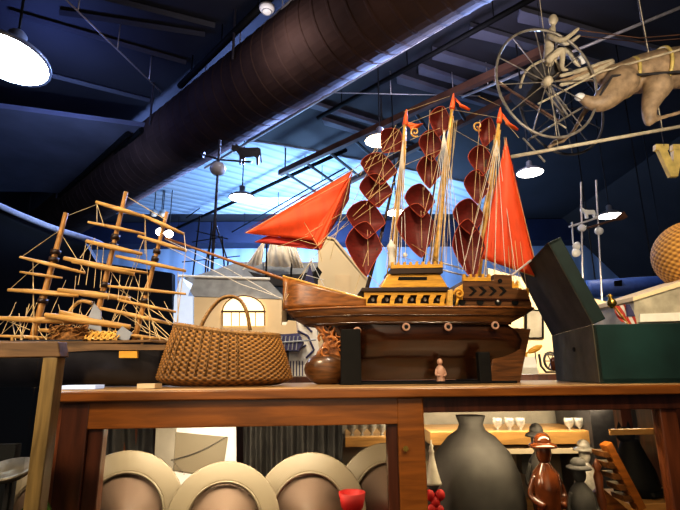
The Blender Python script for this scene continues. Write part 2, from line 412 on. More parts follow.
# ================================================================== COUNTER CASE
def cp(a, off, z):   # point at coordinate a along the counter, off behind the front edge
    return A * a + N * (C0 + off) + Vector((0, 0, z))
def alng(x, y=390, off=0): return (pc(x, y, off)).dot(A)
aL, aR = alng(49), alng(760)
DEP = .52
case = thing('display_case', 'long wooden museum display case with glass front under the ships', 'display case', cp((aL + aR) / 2, DEP / 2, 0))
def abox(mb, a0, a1, o0, o1, z0, z1):
    return mb.box(cp((a0 + a1) / 2, (o0 + o1) / 2, (z0 + z1) / 2), a1 - a0, o1 - o0, z1 - z0, A, N)
zt0 = pc(340, 397.5, 0).z
obj('countertop', abox(MB(), aL - .01, aR, 0, DEP, zt0, T), 'counter_top', case, bevel=.003)
obj('edge_moulding', abox(MB(), aL - .012, aR, -.008, .006, zt0 - .002, T - .003), 'counter', case, bevel=.003)
def zat(y, off=.012, x=340): return pc(x, y, off).z
# left framed door
dz1 = zt0; dz0 = zat(425)
a_l, a_r = alng(58, 450, .01), alng(425, 450, .01)
t = obj('door', abox(MB(), a_l, a_r, .006, .032, dz0, dz1), 'counter', case, bevel=.002)
zb = .12
obj('stile', abox(MB(), a_l, alng(86, 450, .01), .004, .034, .2, dz1 - .005), 'darkwood', t, bevel=.003)
obj('stile', abox(MB(), alng(388, 450, .01) + .022, a_r, .004, .034, .2, dz1 - .001), 'counter', t, bevel=.003)
obj('inner_bead', abox(MB(), alng(388, 450, .01), alng(388, 450, .01) + .024, .012, .036, .2, dz0 + .002), 'darkwood', t, bevel=.002)
obj('inner_bead', abox(MB(), alng(86, 450, .01), alng(101, 450, .01), .012, .04, .2, dz0 + .002), 'darkwood', t, bevel=.002)
obj('glass', abox(MB(), alng(86), alng(392), .020, .023, .2, dz0), 'glass', t)
obj('keyhole', MB().lathe([(.006, 0), (.006, .003), (.003, .003)], cp(alng(405, 432, 0), .001, zat(450, 0)), -N, 12), 'brass', t)
# right recessed part
obj('apron', abox(MB(), a_r, aR, .012, .05, zat(414), zt0), 'darkwood', case, bevel=.002)
obj('post', abox(MB(), alng(672, 450), alng(690, 450), .02, .05, 0, zat(412)), 'redwood', case, bevel=.003)
obj('post', abox(MB(), alng(738, 450), aR, .02, .05, 0, zat(412)), 'redwood', case, bevel=.003)
obj('glass', abox(MB(), a_r, alng(672, 450), .030, .033, .2, zat(414)), 'glass', case)
obj('side_post', abox(MB(), aL + .005, aL + .03, .006, .04, 0, dz1), 'redwood', case, bevel=.003)
for a in (aL + .005, aR - .04): obj('side_post', abox(MB(), a, a + .035, DEP - .05, DEP - .01, 0, zt0), 'redwood', case)
obj('rear_rail', abox(MB(), aL, aR, DEP - .04, DEP - .015, zt0 - .03, zt0), 'darkwood', case)
SH = T - .43
obj('shelf', abox(MB(), aL + .005, aR, .036, DEP - .01, SH - .02, SH), 'redsh', case)
obj('base_panel', abox(MB(), aL + .005, aR, .0, DEP, .0, .20), 'darkwood', case)
obj('bottom_panel', abox(MB(), aL + .008, aR, .001, .012, .2, SH), 'darkwood', case)

# plates on stands
def plate(px, ytop, rpx, off, label, tilt=.18):
    top = pc(px, ytop, off); dist = (top - CAM).dot(Fw); r = rpx / F_PX * dist
    c = Vector((top.x, top.y, SH + r * math.cos(tilt) + .006)); 
    ax = (-N * math.cos(tilt) + Vector((0, 0, math.sin(tilt)))).normalized()
    c = c + N * .0
    t = thing('plate', label, 'plate', Vector((c.x, c.y, SH)), 'large cream plates standing in the case')
    obj('rim', MB().lathe([(r * .60, -.004), (r * .66, .004), (r * .70, .007), (r * .74, .003), (r * .98, .012), (r, .010), (r * .97, .004), (r * .6, -.008)], c, ax, 56), 'porcelain', t, True)
    obj('well', MB().lathe([(r * .64, 0), (r * .60, -.005), (.001, -.006)], c, ax, 40), 'wellreflect', t, True)
    obj('foot_ring', MB().tube([c + ax * .008 + (A * math.cos(q) + ax.cross(A) * math.sin(q)) * (r * .66) for q in [i * math.pi / 24 for i in range(48)]], r * .02, 6, closed=True), 'porcelain', t, True)
    m = MB()
    for sg in (-1, 1):
        e = c + A * (sg * r * .24)
        m.tube([e + ax * .012 - Vector((0, 0, r * .42)), e + ax * .014 - Vector((0, 0, r * .62)), Vector((e.x, e.y, SH + .003)) + ax * .02, Vector((e.x, e.y, SH + .003)) - ax * .05], .0018, 6)
    obj('wire_stand', m, 'brass', t)
# plate sizes follow from top height above shelf: radius fixed by geometry
def plate_auto(px, ytop, off, label):
    top = pc(px, ytop, off); tilt = .18; r = (top.z - SH - .006) / (2 * math.cos(tilt))
    plate(px, ytop, r * F_PX / ((top - CAM).dot(Fw)), off, label, tilt)
plate_auto(52, 458, .26, 'cream plate partly hidden by the left door post of the case')
plate_auto(128, 452, .15, 'cream plate behind the left end of the door glass')
plate_auto(226, 463, .13, 'cream plate standing in front of the white paper card')
plate_auto(310, 454, .16, 'cream plate in front of the dark grey curtain')
plate_auto(388, 444, .24, 'cream plate half hidden by the door stile at right')

# white display card with a bead chain
t = thing('necklace_card', 'white display card with a dark beaded chain draped across it', 'display card', pc(195, 480, .36))
cpts = [pc(x, y, .36) for x, y in ((170, 520), (175, 424), (236, 424), (237, 520))]
obj('card', MB().prism(cpts, N * .004), 'white', t)
cpts = [pc(x, y, .355) for x, y in ((172, 470), (176, 432), (228, 437), (222, 478))]
obj('paper', MB().prism(cpts, N * .002), 'porcelain', t)
obj('frame_edge', MB().prism([pc(x, y, .35) for x, y in ((152, 520), (156, 424), (176, 424), (170, 520))], N * .02), 'beige', t)
m = MB()
for i in range(26):
    f = i / 25; m.ell(pc(lerp(172, 226, f), lerp(460, 437, f) + 3 * math.sin(f * 3.1), .348), .0022, n=6)
for i in range(8):
    f = i / 7; m.ell(pc(lerp(172, 184, f), lerp(460, 474, f), .348), .0018, n=6)
obj('bead_chain', m, 'irond', t)

# grey curtain / bundle at the back of the case
def cur(u, v):
    p = pc(lerp(243, 342, u), lerp(418, 520, v), .42); return p + N * (.012 * math.sin(u * 60) + .006 * math.sin(u * 23 + v * 5))
o = obj('curtain', MB().grid(cur, 120, 8), 'slate', smooth=True); tag(o, 'dark grey pleated curtain behind the cream plates', 'curtain')
def cur2(u, v):
    p = pc(lerp(60, 153, u), lerp(418, 520, v), .46); return p + N * (.01 * math.sin(u * 40) + .006 * math.sin(u * 17 + v * 5))
o = obj('curtain', MB().grid(cur2, 100, 8), 'slate', smooth=True); tag(o, 'mottled grey hanging behind the leftmost plates', 'curtain')
# pewter bell with red ribbon
bb = pc(433, 484, .12)
t = thing('table_bell', 'tall pale cone-shaped bell with beaded finial on a red bow', 'bell', Vector((bb.x, bb.y, SH)))
s1 = (zat(440, .12, 433) - bb.z)
obj('bell_body', MB().lathe([(s1 * .22, 0), (s1 * .2, s1 * .05), (s1 * .13, s1 * .3), (s1 * .06, s1 * .65), (s1 * .05, s1 * .7), (s1 * .075, s1 * .74), (s1 * .04, s1 * .8), (s1 * .06, s1 * .86), (s1 * .02, s1 * .93), (s1 * .02, s1)], bb, (0, 0, 1), 16), 'marble', t, True)
obj('pedestal', MB().lathe([(.022, 0), (.024, .004), (.013, .012), (.011, bb.z - SH - .008), (.02, bb.z - SH)], (bb.x, bb.y, SH), (0, 0, 1), 16), 'slate', t, True)
m = MB()
for dx, dz in ((-.012, -.02), (.012, -.02), (0, -.035), (-.008, -.05), (.008, -.052), (-.013, -.072), (.013, -.07), (0, -.09)):
    m.ell(bb + A * dx + Vector((0, -.018, dz)), .012, .008, .013, 10)
obj('red_bow', m, 'red', t, True)
rv = pc(352, 492, .06); rv0 = Vector((rv.x, rv.y, SH)); hv_ = rv.z - SH
t = thing('red_reflection', 'red stand-in for a reflection in front of the two right plates', 'candle holder', rv0)  # red solid added in place of a red reflection
obj('stem', MB().lathe([(.03, 0), (.03, .005), (.006, .012), (.006, hv_ - .055), (.014, hv_ - .045)], rv0, (0, 0, 1), 18), 'red', t, True)
obj('cup', MB().lathe([(.010, hv_ - .05), (.024, hv_ - .03), (.030, hv_), (.027, hv_), (.020, hv_ - .028)], rv0, (0, 0, 1), 22), 'red', t, True)
# dark shouldered solid standing in for a person's reflection in the glass
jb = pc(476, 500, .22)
t = thing('reflection_figure', 'large dark slate grey bell-shaped stand-in for a reflection in the right glass', 'reflection', Vector((jb.x, jb.y, SH)))
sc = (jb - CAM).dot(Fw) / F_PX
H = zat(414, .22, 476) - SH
obj('reflection_body', MB().lathe([(34 * sc, 0), (44 * sc, H * .12), (48 * sc, H * .4), (44 * sc, H * .60), (36 * sc, H * .74), (24 * sc, H * .84), (14 * sc, H * .89), (12 * sc, H * .93), (15 * sc, H * .99), (12 * sc, H * .99)], (jb.x, jb.y, SH), (0, 0, 1), 36), 'slate', t, True)
# amber figurines
def figurine(px, ytop, wpx, off, mm, label, lean=0.0, headr=.16, cat='figurine'):
    b = pc(px, 500, off); b = Vector((b.x, b.y, SH)); top = pc(px, ytop, off).z; H = top - SH; s = (b - CAM).dot(Fw) / F_PX * wpx
    t = thing('figurine', label, cat, b)
    m = MB(); m.lathe([(s * .42, 0), (s * .46, H * .1), (s * .34, H * .25), (s * .44, H * .42), (s * .5, H * .6), (s * .42, H * .72), (s * .16, H * .79), (s * .14, H * .82)], b, (0, 0, 1), 20)
    for sg in (-1, 1):
        m.tube(smoothpts([b + A * (sg * s * .38) + Vector((0, 0, H * .7)), b + A * (sg * s * .6) + Vector((0, 0, H * .56)), b + A * (sg * s * .32) - N * (s * .42) + Vector((0, 0, H * .5))]), s * .11, 8)
    m.ell(b + Vector((0, 0, H * .87)), s * .27, s * .27, H * .10, 14)
    obj('body', m, mm, t, True)
    m2 = MB().ell(b + Vector((0, 0, H * .95)), s * .30, s * .32, H * .06, 12)
    m2.lathe([(s * .5, H * .905), (s * .45, H * .925), (s * .2, H * .95)], b, (0, 0, 1), 18)
    obj('hat', m2, mm, t, True); obj('base', MB().lathe([(s * .5, 0), (s * .5, H * .05), (s * .44, H * .06)], b, (0, 0, 1), 20), 'darkline', t)
figurine(543, 424, 24, .22, 'slate', 'dark bearded figurine with curly head at the back')
figurine(548, 434, 30, .12, 'amber', 'glossy amber brown figurine with wide hat behind the right glass')
figurine(582, 458, 26, .12, 'slate', 'small glassy grey figurine right of the amber figurine')
figurine(590, 440, 22, .26, 'greyglass', 'pale glass figurine behind the wooden stair model')
# seated black cat silhouette
b = pc(637, 494, .38); b.z = zat(494, .38, 637)
sc = (b - CAM).dot(Fw) / F_PX
t = thing('cat_statue', 'seated black cat statue on the low wooden box', 'statue', b)
m = MB().lathe([(20 * sc, 0), (22 * sc, 10 * sc), (19 * sc, 24 * sc), (13 * sc, 38 * sc), (9 * sc, 48 * sc), (8 * sc, 52 * sc)], b, (0, 0, 1), 24)
m.ell(b + A * (-4 * sc) + Vector((0, 0, 56 * sc)), 9 * sc, 9 * sc, 8 * sc, 16)
for sg in (-1, 1): m.lathe([(3 * sc, 0), (.3 * sc, 8 * sc)], b + A * ((-4 + sg * 5) * sc) + Vector((0, 0, 61 * sc)), (0, 0, 1), 8)
m.tube(smoothpts([b + A * (16 * sc) + Vector((0, 0, 4 * sc)), b + A * (22 * sc) - N * (12 * sc) + Vector((0, 0, 3 * sc)), b - N * (22 * sc) + Vector((0, 0, 3 * sc))]), 3 * sc, 8)
obj('body', m, 'black', t, True)
boxz = b.z - .001
o = obj('wooden_box', abox(MB(), alng(628, 480, .28), alng(720, 480, .28), .28, .46, SH, boxz), 'amberwood', bevel=.003)
tag(o, 'low orange wooden box under the black cat statue', 'box')
o = obj('brass_rail', abox(MB(), alng(610, 430, .05), alng(672, 430, .05), .05, .056, zat(434, .06, 650), zat(428, .06, 650)), 'amberwood', bevel=.001)
tag(o, 'pale horizontal rail crossing the right glass', 'rail')
# wooden slide / stair model
t = thing('stair_model', 'carved wooden stair model with glossy sloping rail behind the right glass', 'model', Vector((pc(625, 500, .1).x, pc(625, 500, .1).y, SH)))
r0 = [pc(x, y, .10) for x, y in ((606, 446), (612, 442), (647, 508), (640, 512))]
obj('sloping_rail', MB().prism(r0, N * .03), 'counter', t, bevel=.002)
for i in range(5):
    x = 603 + i * 5; y = 452 + i * 11
    obj('step', MB().prism([pc(px_, py2, .105) for px_, py2 in ((x, y), (x + 11, y), (x + 15, y + 6), (x + 2, y + 6))], N * .05), 'wale', t, bevel=.001)
obj('newel_post', MB().lathe([(.012, 0), (.012, .03), (.008, .04), (.013, .07), (.008, .10), (.013, .13), (.008, .15), (.011, .18), (.006, .195), (.011, .205), (.001, .222)], Vector((pc(601, 500, .12).x, pc(601, 500, .12).y, SH + .03)), (0, 0, 1), 14), 'redwood', t, True)
obj('side_board', MB().prism([pc(x, y, .14) for x, y in ((588, 500), (600, 486), (640, 520), (600, 530))], N * .01), 'bow', t)
obj('base', abox(MB(), alng(588, 500, .1), alng(650, 500, .1), .1, .16, SH, SH + .03), 'redwood', t, bevel=.002)

# showcase behind, seen through the glass
rs = thing('rear_shelf_unit', 'beige shelf unit with honey coloured shelves seen through the case', 'shelves', py_(560, 500, 2.15) * 1)
rs.location.z = 0
def ybox(mb, x0, x1, y0, y1, Y, d):
    a, b = py_(x0, y0, Y), py_(x1, y1, Y)
    return mb.box(((a.x + b.x) / 2, Y + d / 2, (a.z + b.z) / 2), abs(b.x - a.x), d, abs(a.z - b.z))
obj('back_panel', ybox(MB(), 340, 760, 400, 640, 2.5, .02), 'beige', rs)
obj('shelf', ybox(MB(), 345, 392, 437, 447, 2.15, .30), 'amberwood', rs, bevel=.003)
obj('shelf', ybox(MB(), 430, 626, 432, 444, 2.15, .30), 'amberwood', rs, bevel=.003)
obj('shelf', ybox(MB(), 500, 626, 449, 453, 2.15, .30), 'creamw', rs)
obj('shelf', ybox(MB(), 345, 760, 520, 530, 2.15, .34), 'amberwood', rs)
obj('upright', ybox(MB(), 612, 618, 400, 640, 2.12, .34), 'irond', rs)
obj('upright', ybox(MB(), 338, 344, 400, 640, 2.12, .34), 'irond', rs)
obj('upright', ybox(MB(), 756, 764, 400, 640, 2.12, .34), 'irond', rs)
def glassjar(px, y, w, h, Y, label):
    b = py_(px, y, Y); s = Y / F_PX
    t = thing('glass_jar', label, 'glassware', b, 'small glassware on the rear shelves')
    obj('bowl', MB().lathe([(w * .25 * s, 0), (w * .3 * s, h * .05 * s), (w * .1 * s, h * .25 * s), (w * .45 * s, h * .5 * s), (w * .5 * s, h * .8 * s), (w * .45 * s, h * s), (w * .42 * s, h * s)], b, (0, 0, 1), 16), 'greyglass', t, True)
for i, x in enumerate((352, 362, 372, 382)): glassjar(x, 437, 9, 14, 2.2, 'pressed glass jar, %s on the small honey shelf behind the plates' % ['first from left', 'second from left', 'third from left', 'rightmost'][i])
wd = ['first', 'second', 'third', 'fourth', 'fifth', 'sixth', 'seventh', 'eighth']
for i, x in enumerate((498, 510, 521, 570, 580, 590, 600, 608)): glassjar(x, 432, 9, 13, 2.2, 'pressed glass jar, %s from left on the long honey shelf at right' % wd[i])
o = obj('storage_tin', ybox(MB(), 521, 536, 455, 474, 2.2, .06), 'slate'); 
o2 = o; tag(o, 'grey tin box under the long honey coloured shelf', 'tin')
for v in o.data.vertices: pass

# ================================================================== BACK TABLE & BACKGROUND DISPLAY
TB = py_(340, 376, 2.4).z
t = thing('back_table', 'long dark table behind the counter carrying the model houses', 'table', (.4, 2.8, 0))
obj('tabletop', MB().box((.35, 2.9, TB - .02), 3.4, 1.0, .04), 'darkwood', t, bevel=.004)
for sx in (-1.25, 1.95):
    for sy in (2.5, 3.3): obj('leg', MB().box((sx, sy, (TB - .04) / 2), .06, .06, TB - .04), 'darkwood', t)

def house():
    Y = 2.75
    t = thing('model_house', 'cream model house with slate roof and glowing arched window', 'model house', py_(232, 374, Y))
    t.location.z = TB
    P = lambda x, y: py_(x, y, Y)
    w = obj('wall', MB().prism([P(x, y) for x, y in ((193, 380), (193, 297), (282, 299), (280, 380))], (0, .3, 0)), 'cream', t)
    w.location.z += TB - P(230, 380).z if False else 0
    r = [P(175, 281), P(186, 277), P(279, 282), P(287, 300), P(190, 296)]
    obj('roof', MB().prism([P(188, 296), P(195, 277), P(268, 280), P(287, 300)], (0, .4, 0)), 'greyroof', t)
    obj('roof_ridge', MB().tube([P(178, 276), P(270, 279)], .008, 6), 'white', t)
    obj('gable_side', MB().prism([P(x, y) for x, y in ((172, 380), (174, 297), (181, 277), (194, 297), (194, 380))], (0, .3, 0)), 'glowblue', t)
    arch = [P(223, 326)] + [P(244 - 21 * math.cos(a), 312 - 16 * math.sin(a)) for a in [i * math.pi / 10 for i in range(11)]] + [P(265, 326)]
    wn = obj('window', MB().prism([p + Vector((0, -.012, 0)) for p in arch], (0, .008, 0)), 'window', t)
    m = MB()
    for x in (232, 240, 248, 256): m.tube([P(x, 326) + Vector((0, -.016, 0)), P(x, 313) + Vector((0, -.016, 0))], .0025, 5)
    m.tube([P(222, 312) + Vector((0, -.016, 0)), P(266, 312) + Vector((0, -.016, 0))], .006, 5)
    m.tube([a + Vector((0, -.016, 0)) for a in arch], .004, 5)
    obj('mullions', m, 'beam', wn)
house()
# cream gabled model barn
P = lambda x, y, Y=2.9: py_(x, y, Y)
t = thing('model_barn', 'tall cream model barn with steep gable behind the ship bow', 'model house', Vector((P(345, 300).x, 2.9, TB)))
obj('wall', MB().prism([P(x, y) for x, y in ((318, 378), (318, 243), (327, 238), (333, 239), (368, 282), (373, 300), (373, 378))], (0, .25, 0)), 'creamw', t)
obj('roof', MB().prism([P(x, y) for x, y in ((316, 243), (327, 236), (335, 238), (371, 281), (368, 283), (333, 241), (327, 240), (318, 246))], (0, .27, 0)), 'cream', t)
obj('door', MB().prism([P(x, y) + Vector((0, -.004, 0)) for x, y in ((335, 300), (335, 275), (350, 275), (350, 300))], (0, .005, 0)), 'cream', t)
# long pale grey shed between
o = obj('display_board', MB().prism([P(x, y, 3.15) for x, y in ((178, 380), (178, 281), (238, 262), (330, 262), (330, 380))], (0, .05, 0)), 'greyroof')
tag(o, 'grey-blue sloped board behind the cream model house', 'board')
# model with white cloth sails
t = thing('model_schooner', 'small dark model schooner with drooping white cloth sails', 'model ship', Vector((P(290, 280, 3.0).x, 3.0, TB)))
obj('hull', MB().prism([P(x, y, 3.0) for x, y in ((248, 271), (262, 275), (300, 274), (330, 268), (328, 280), (312, 287), (262, 285))], (0, .06, 0)), 'navy', t)
obj('support', MB().prism([P(x, y, 3.01) for x, y in ((285, 286), (295, 286), (297, 378), (283, 378))], (0, .03, 0)), 'navy', t)
def csail(corners, name='sail', mm='cloth'):
    a, b, c, d = [P(x, y, 3.0) for x, y in corners]
    def f(u, v):
        p = a.lerp(b, u).lerp(d.lerp(c, u), v); return p + Vector((0, -.05 * math.sin(math.pi * u) * math.sin(math.pi * v) + .01 * math.sin(u * 25), 0))
    obj(name, MB().grid(f, 20, 10), mm, t, True)
csail(((262, 243), (265, 243), (262, 264), (242, 270)))
csail(((270, 243), (284, 243), (300, 268), (264, 266)))
csail(((284, 243), (297, 248), (304, 268), (292, 268)))
for x in (266, 291): obj('mast', MB().tube([P(x, 280, 3.0), P(x + 1, 238, 3.0)], .006, 6), 'black', t)
# dark triangular blue sail model
t = thing('model_sloop', 'small model sloop with dark blue triangular sail near the barn', 'model ship', Vector((P(306, 290, 2.7).x, 2.7, TB)))
obj('sail', MB().prism([P(x, y, 2.7) for x, y in ((302, 289), (310, 264), (316, 289))], (0, .006, 0)), 'usnavy', t)
obj('sail', MB().prism([P(x, y, 2.7) for x, y in ((312, 277), (317, 266), (322, 272), (318, 280))], (0, .006, 0)), 'black', t)
obj('mast', MB().tube([P(310, 376, 2.71), P(311, 258, 2.71)], .005, 6), 'ropew', t)
obj('hull', MB().prism([P(x, y, 2.69) for x, y in ((296, 288), (326, 288), (320, 296), (302, 296))], (0, .03, 0)), 'white', t)
m = MB()
for a, b in (((311, 260), (297, 288)), ((311, 260), (325, 288)), ((311, 260), (303, 275)), ((306, 275), (324, 280))): m.tube([P(*a, 2.69), P(*b, 2.69)], .002, 4)
obj('rigging', m, 'ropew', t)
# white paper backing with small fort-like lamp
t = thing('poster_board', 'white and pale blue printed board standing left of the ship bow', 'board', Vector((P(300, 350, 2.45).x, 2.45, TB)))
obj('board', MB().prism([P(x, y, 2.45) for x, y in ((284, 380), (282, 322), (316, 322), (322, 380))], (0, .01, 0)), 'white', t)
m = MB()
for x in range(287, 304, 3): m.prism([P(x_, y_, 2.445) for x_, y_ in ((x, 376), (x, 361), (x + 1, 361), (x + 1, 376))], (0, .004, 0))
for a, b in (((296, 330), (308, 336)), ((308, 336), (314, 350)), ((314, 350), (306, 358)), ((302, 322), (312, 332)), ((308, 362), (316, 360)), ((309, 368), (316, 366)), ((306, 345), (298, 350))):
    m.tube([P(*a, 2.445), P(*b, 2.445)], .005, 5)
obj('print', m, 'usnavy', t)
t = thing('model_cabin', 'tiny cream cabin with dark ribbed roof beside the basket', 'model house', Vector((P(288, 340, 2.35).x, 2.35, TB)))
obj('cabin', MB().prism([P(x, y, 2.35) for x, y in ((277, 334), (279, 325), (286, 325), (288, 320), (296, 321), (297, 334))], (0, .08, 0)), 'cream', t)
obj('roof', MB().prism([P(x, y, 2.34) for x, y in ((277, 335), (298, 333), (303, 342), (298, 351), (275, 350), (273, 342))], (0, .09, 0)), 'usnavy', t)
m = MB()
for i in range(6): m.tube([P(278 + i * 4, 336, 2.335), P(276 + i * 4, 350, 2.335)], .003, 5)
m.tube([P(273, 343, 2.33), P(316, 340, 2.33)], .004, 5)
obj('roof_batten', m, 'greyroof', t)
obj('post', MB().tube([P(287, 350, 2.36), P(287, 375, 2.36)], .01, 6), 'navy', t)

# thin-masted dark ship model standing further back
t = thing('model_brig', 'dark thin-masted model brig in silhouette against the pale wall', 'model ship', Vector((P(212, 290, 3.6).x, 3.6, TB)))
PQ = lambda x, y: py_(x, y, 3.6)
for (x0, y0, x1, y1) in ((191, 290, 200, 216), (206, 290, 212, 222), (226, 290, 222, 236)):
    obj('mast', MB().tube([PQ(x0, y0), PQ(x1, y1)], .006, 6), 'black', t)
for a, b in (((192, 242), (222, 237)), ((186, 218), (200, 208)), ((182, 262), (240, 256)), ((196, 231), (228, 239))):
    obj('yard', MB().tube([PQ(*a), PQ(*b)], .004, 6), 'black', t)
obj('hull', MB().prism([PQ(x, y) for x, y in ((184, 276), (245, 276), (236, 292), (192, 292))], (0, .1, 0)), 'black', t)
obj('stand', MB().prism([PQ(x, y) for x, y in ((205, 291), (222, 291), (224, 385), (203, 385))], (0, .08, 0)), 'black', t)
o = obj('back_cabinet', MB().box(((PQ(214, 372).x + .1), 3.75, .58), 1.3, .7, 1.16), 'darkwood', bevel=.01)
tag(o, 'dark cabinet behind the back table under the thin-masted brig', 'cabinet')

# right hand cream display wall, frame, props
struct('wall_display', MB().prism([py_(x, y, 3.45) for x, y in ((500, 500), (488, 268), (600, 300), (690, 318), (690, 500))], (0, .06, 0)), 'creamw')
t = thing('picture_frame', 'thin dark picture frame with pale print on the cream wall', 'picture frame', py_(536, 338, 3.42))
fx = [(526, 338), (526, 309), (543, 311), (543, 338)]
obj('print', MB().prism([py_(x, y, 3.435) for x, y in fx], (0, .008, 0)), 'beige', t)
obj('frame', MB().tube([py_(x, y, 3.43) for x, y in fx], .009, 4, closed=True), 'black', t)
t = thing('wheel_mill', 'small dark iron wheel mill on the back table by the ship stern', 'mill', Vector((py_(548, 370, 2.6).x, 2.6, TB)))
PM = lambda x, y: py_(x, y, 2.6)
obj('wheel', MB().tube([PM(551, 361) + Vector((math.cos(a) * .035, 0, math.sin(a) * .045)) for a in [i * math.pi / 10 for i in range(20)]], .006, 6, closed=True), 'irond', t, True)
m = MB()
for i in range(3):
    a = i * math.pi / 3; m.tube([PM(551, 361) + Vector((math.cos(a) * .035, 0, math.sin(a) * .045)), PM(551, 361) - Vector((math.cos(a) * .035, 0, math.sin(a) * .045))], .003, 5)
obj('spoke', m, 'irond', t)
obj('frame', MB().tube([PM(539, 354), PM(541, 366), PM(546, 372), PM(562, 372), PM(562, 356), PM(545, 354)], .006, 6, closed=False), 'irond', t)
obj('drum', MB().lathe([(.02, 0), (.03, .01), (.03, .06), (.02, .07)], PM(557, 371), (0, 0, 1), 12), 'amber', t, True)
t = thing('tented_paper', 'white tented paper on the back table beside the ship stern', 'paper', Vector((py_(528, 374, 2.5).x, 2.5, TB)))
obj('sheet', MB().prism([py_(x, y, 2.5) for x, y in ((518, 374), (524, 357), (535, 357), (539, 374))], (0, .05, 0)), 'white', t)
t = thing('carved_fish', 'small yellow carved fish above the white paper', 'carving', Vector((py_(534, 352, 2.6).x, 2.6, TB)))
X = (py_(544, 344, 2.6) - py_(526, 353, 2.6)).normalized()
obj('body', MB().ell(py_(535, 349, 2.6), .045, .015, .016, 12, X, Vector((0, 1, 0)), X.cross(Vector((0, 1, 0)))), 'yellow', t, True)
obj('tail', MB().prism([py_(x, y, 2.6) for x, y in ((528, 352), (523, 352), (527, 358))], (0, .006, 0)), 'yellow', t)
obj('pin', MB().tube([py_(535, 351, 2.6), Vector((py_(535, 351, 2.6).x, 2.6, TB))], .003, 6), 'irond', t)

# blue tube beam at the right
ba, bb_ = py_(588, 289, 4.5), py_(672, 284, 4.5)
t = thing('blue_beam', 'blue lit hanging round duct with a small dark opening', 'duct', ba)
obj('tube', MB().tube([ba, bb_, bb_ + Vector((2, 0, .1))], .085, 20), 'blue', t, True)
obj('opening', MB().prism([py_(x, y, 4.4) for x, y in ((615, 286), (615, 281), (622, 280), (622, 286))], (0, .02, 0)), 'black', t)
for f in (.1, .8): obj('hanger', MB().tube([ba.lerp(bb_, f), Vector((ba.lerp(bb_, f).x, 4.5, 4.6))], .006, 5), 'black', t)

# ================================================================== WEATHERVANES
def cow(c, s, X=Vector((1, 0, 0)), flip=1):
    """flat sheet-metal cow silhouette, length ~1*s"""
    pts = [(-.62, .22), (-.60, .42), (-.50, .36), (-.44, .46), (-.36, .36), (-.30, .30), (0, .27), (.42, .28), (.52, .22), (.56, -.05), (.60, -.35), (.54, -.36), (.51, .0), (.47, -.12), (.45, -.44), (.38, -.44), (.37, -.16), (.28, -.08), (-.08, -.12), (-.10, -.44), (-.17, -.44), (-.18, -.14), (-.22, -.42), (-.29, -.42), (-.30, -.05), (-.38, .06), (-.44, .16), (-.56, .14)]
    return MB().prism([c + X * (a * s * flip) + Vector((0, 0, b * s)) for a, b in pts], Vector((0, .02, 0)))
Yv = 4.2; PV = lambda x, y: py_(x, y, Yv)
t = thing('cow_weathervane', 'lightning rod with white glass globe and dark cow silhouette at left', 'weathervane', Vector((PV(207, 373).x, Yv, 0)))
obj('rod', MB().tube([Vector((PV(213, 250).x, Yv, 0)), PV(213, 250), PV(220, 140)], .014, 8), 'irond', t)
obj('globe', MB().ell(PV(218, 169), .075, .075, .068, 18), 'globe', t, True)
obj('arm', MB().tube([PV(200, 154), PV(222, 160), PV(252, 162)], .010, 6), 'irond', t)
obj('arrow_tip', MB().tube([PV(200, 154), PV(204, 155)], [.001, .03], 8), 'irond', t)
obj('cow', cow(PV(247, 154), .24), 'irond', t)
for a, b in (((215, 222), (206, 262)), ((215, 222), (228, 262))):
    obj('brace', MB().tube([PV(*a), PV(*b), Vector((PV(*b).x, Yv, 0))], .008, 6), 'irond', t)
Yv = 3.6
t = thing('cow_weathervane', 'thin lightning rod with white cow vane in front of the dark roof slope', 'weathervane', Vector((PV(583, 300).x, Yv, 0)))
obj('rod', MB().tube([Vector((PV(583, 300).x, Yv, 0)), PV(583, 300), PV(581, 182)], .007, 8), 'pipe', t)
obj('globe', MB().ell(PV(582, 228), .032, .032, .030, 14), 'globe', t, True)
obj('arm', MB().tube([PV(569, 227), PV(597, 218)], .008, 6), 'pipe', t)
obj('cow', cow(PV(589, 213), .095, flip=1), 'white', t)
t2 = thing('spotlight', 'white twin track spotlight hanging from the cow vane arm', 'lamp', PV(573, 250))
obj('stem', MB().tube([PV(572, 222), PV(573, 244)], .006, 6), 'pipe', t2)
obj('head', MB().lathe([(.012, 0), (.022, .02), (.03, .055), (.026, .06)], PV(578, 243), Vector((-.5, -.5, -.6)).normalized(), 14), 'white', t2, True)
obj('head', MB().lathe([(.012, 0), (.022, .02), (.034, .055), (.028, .06)], PV(574, 250), Vector((-.1, -.7, -.6)).normalized(), 14), 'white', t2, True)
t = thing('horse_weathervane', 'taller lightning rod with white globe and long arrow arm at right', 'weathervane', Vector((PV(603, 300).x, Yv, 0)))
obj('rod', MB().tube([Vector((PV(603, 320).x, Yv, 0)), PV(603, 320), PV(596, 180)], .007, 8), 'pipe', t)
obj('globe', MB().ell(PV(599, 231), .034, .034, .032, 14), 'globe', t, True)
obj('arm', MB().tube([PV(584, 229), PV(624, 217)], .008, 6), 'beam', t)
obj('tail_vane', MB().prism([PV(612, 221), PV(624, 211), PV(628, 217), PV(622, 220)], (0, .01, 0)), 'beam', t)
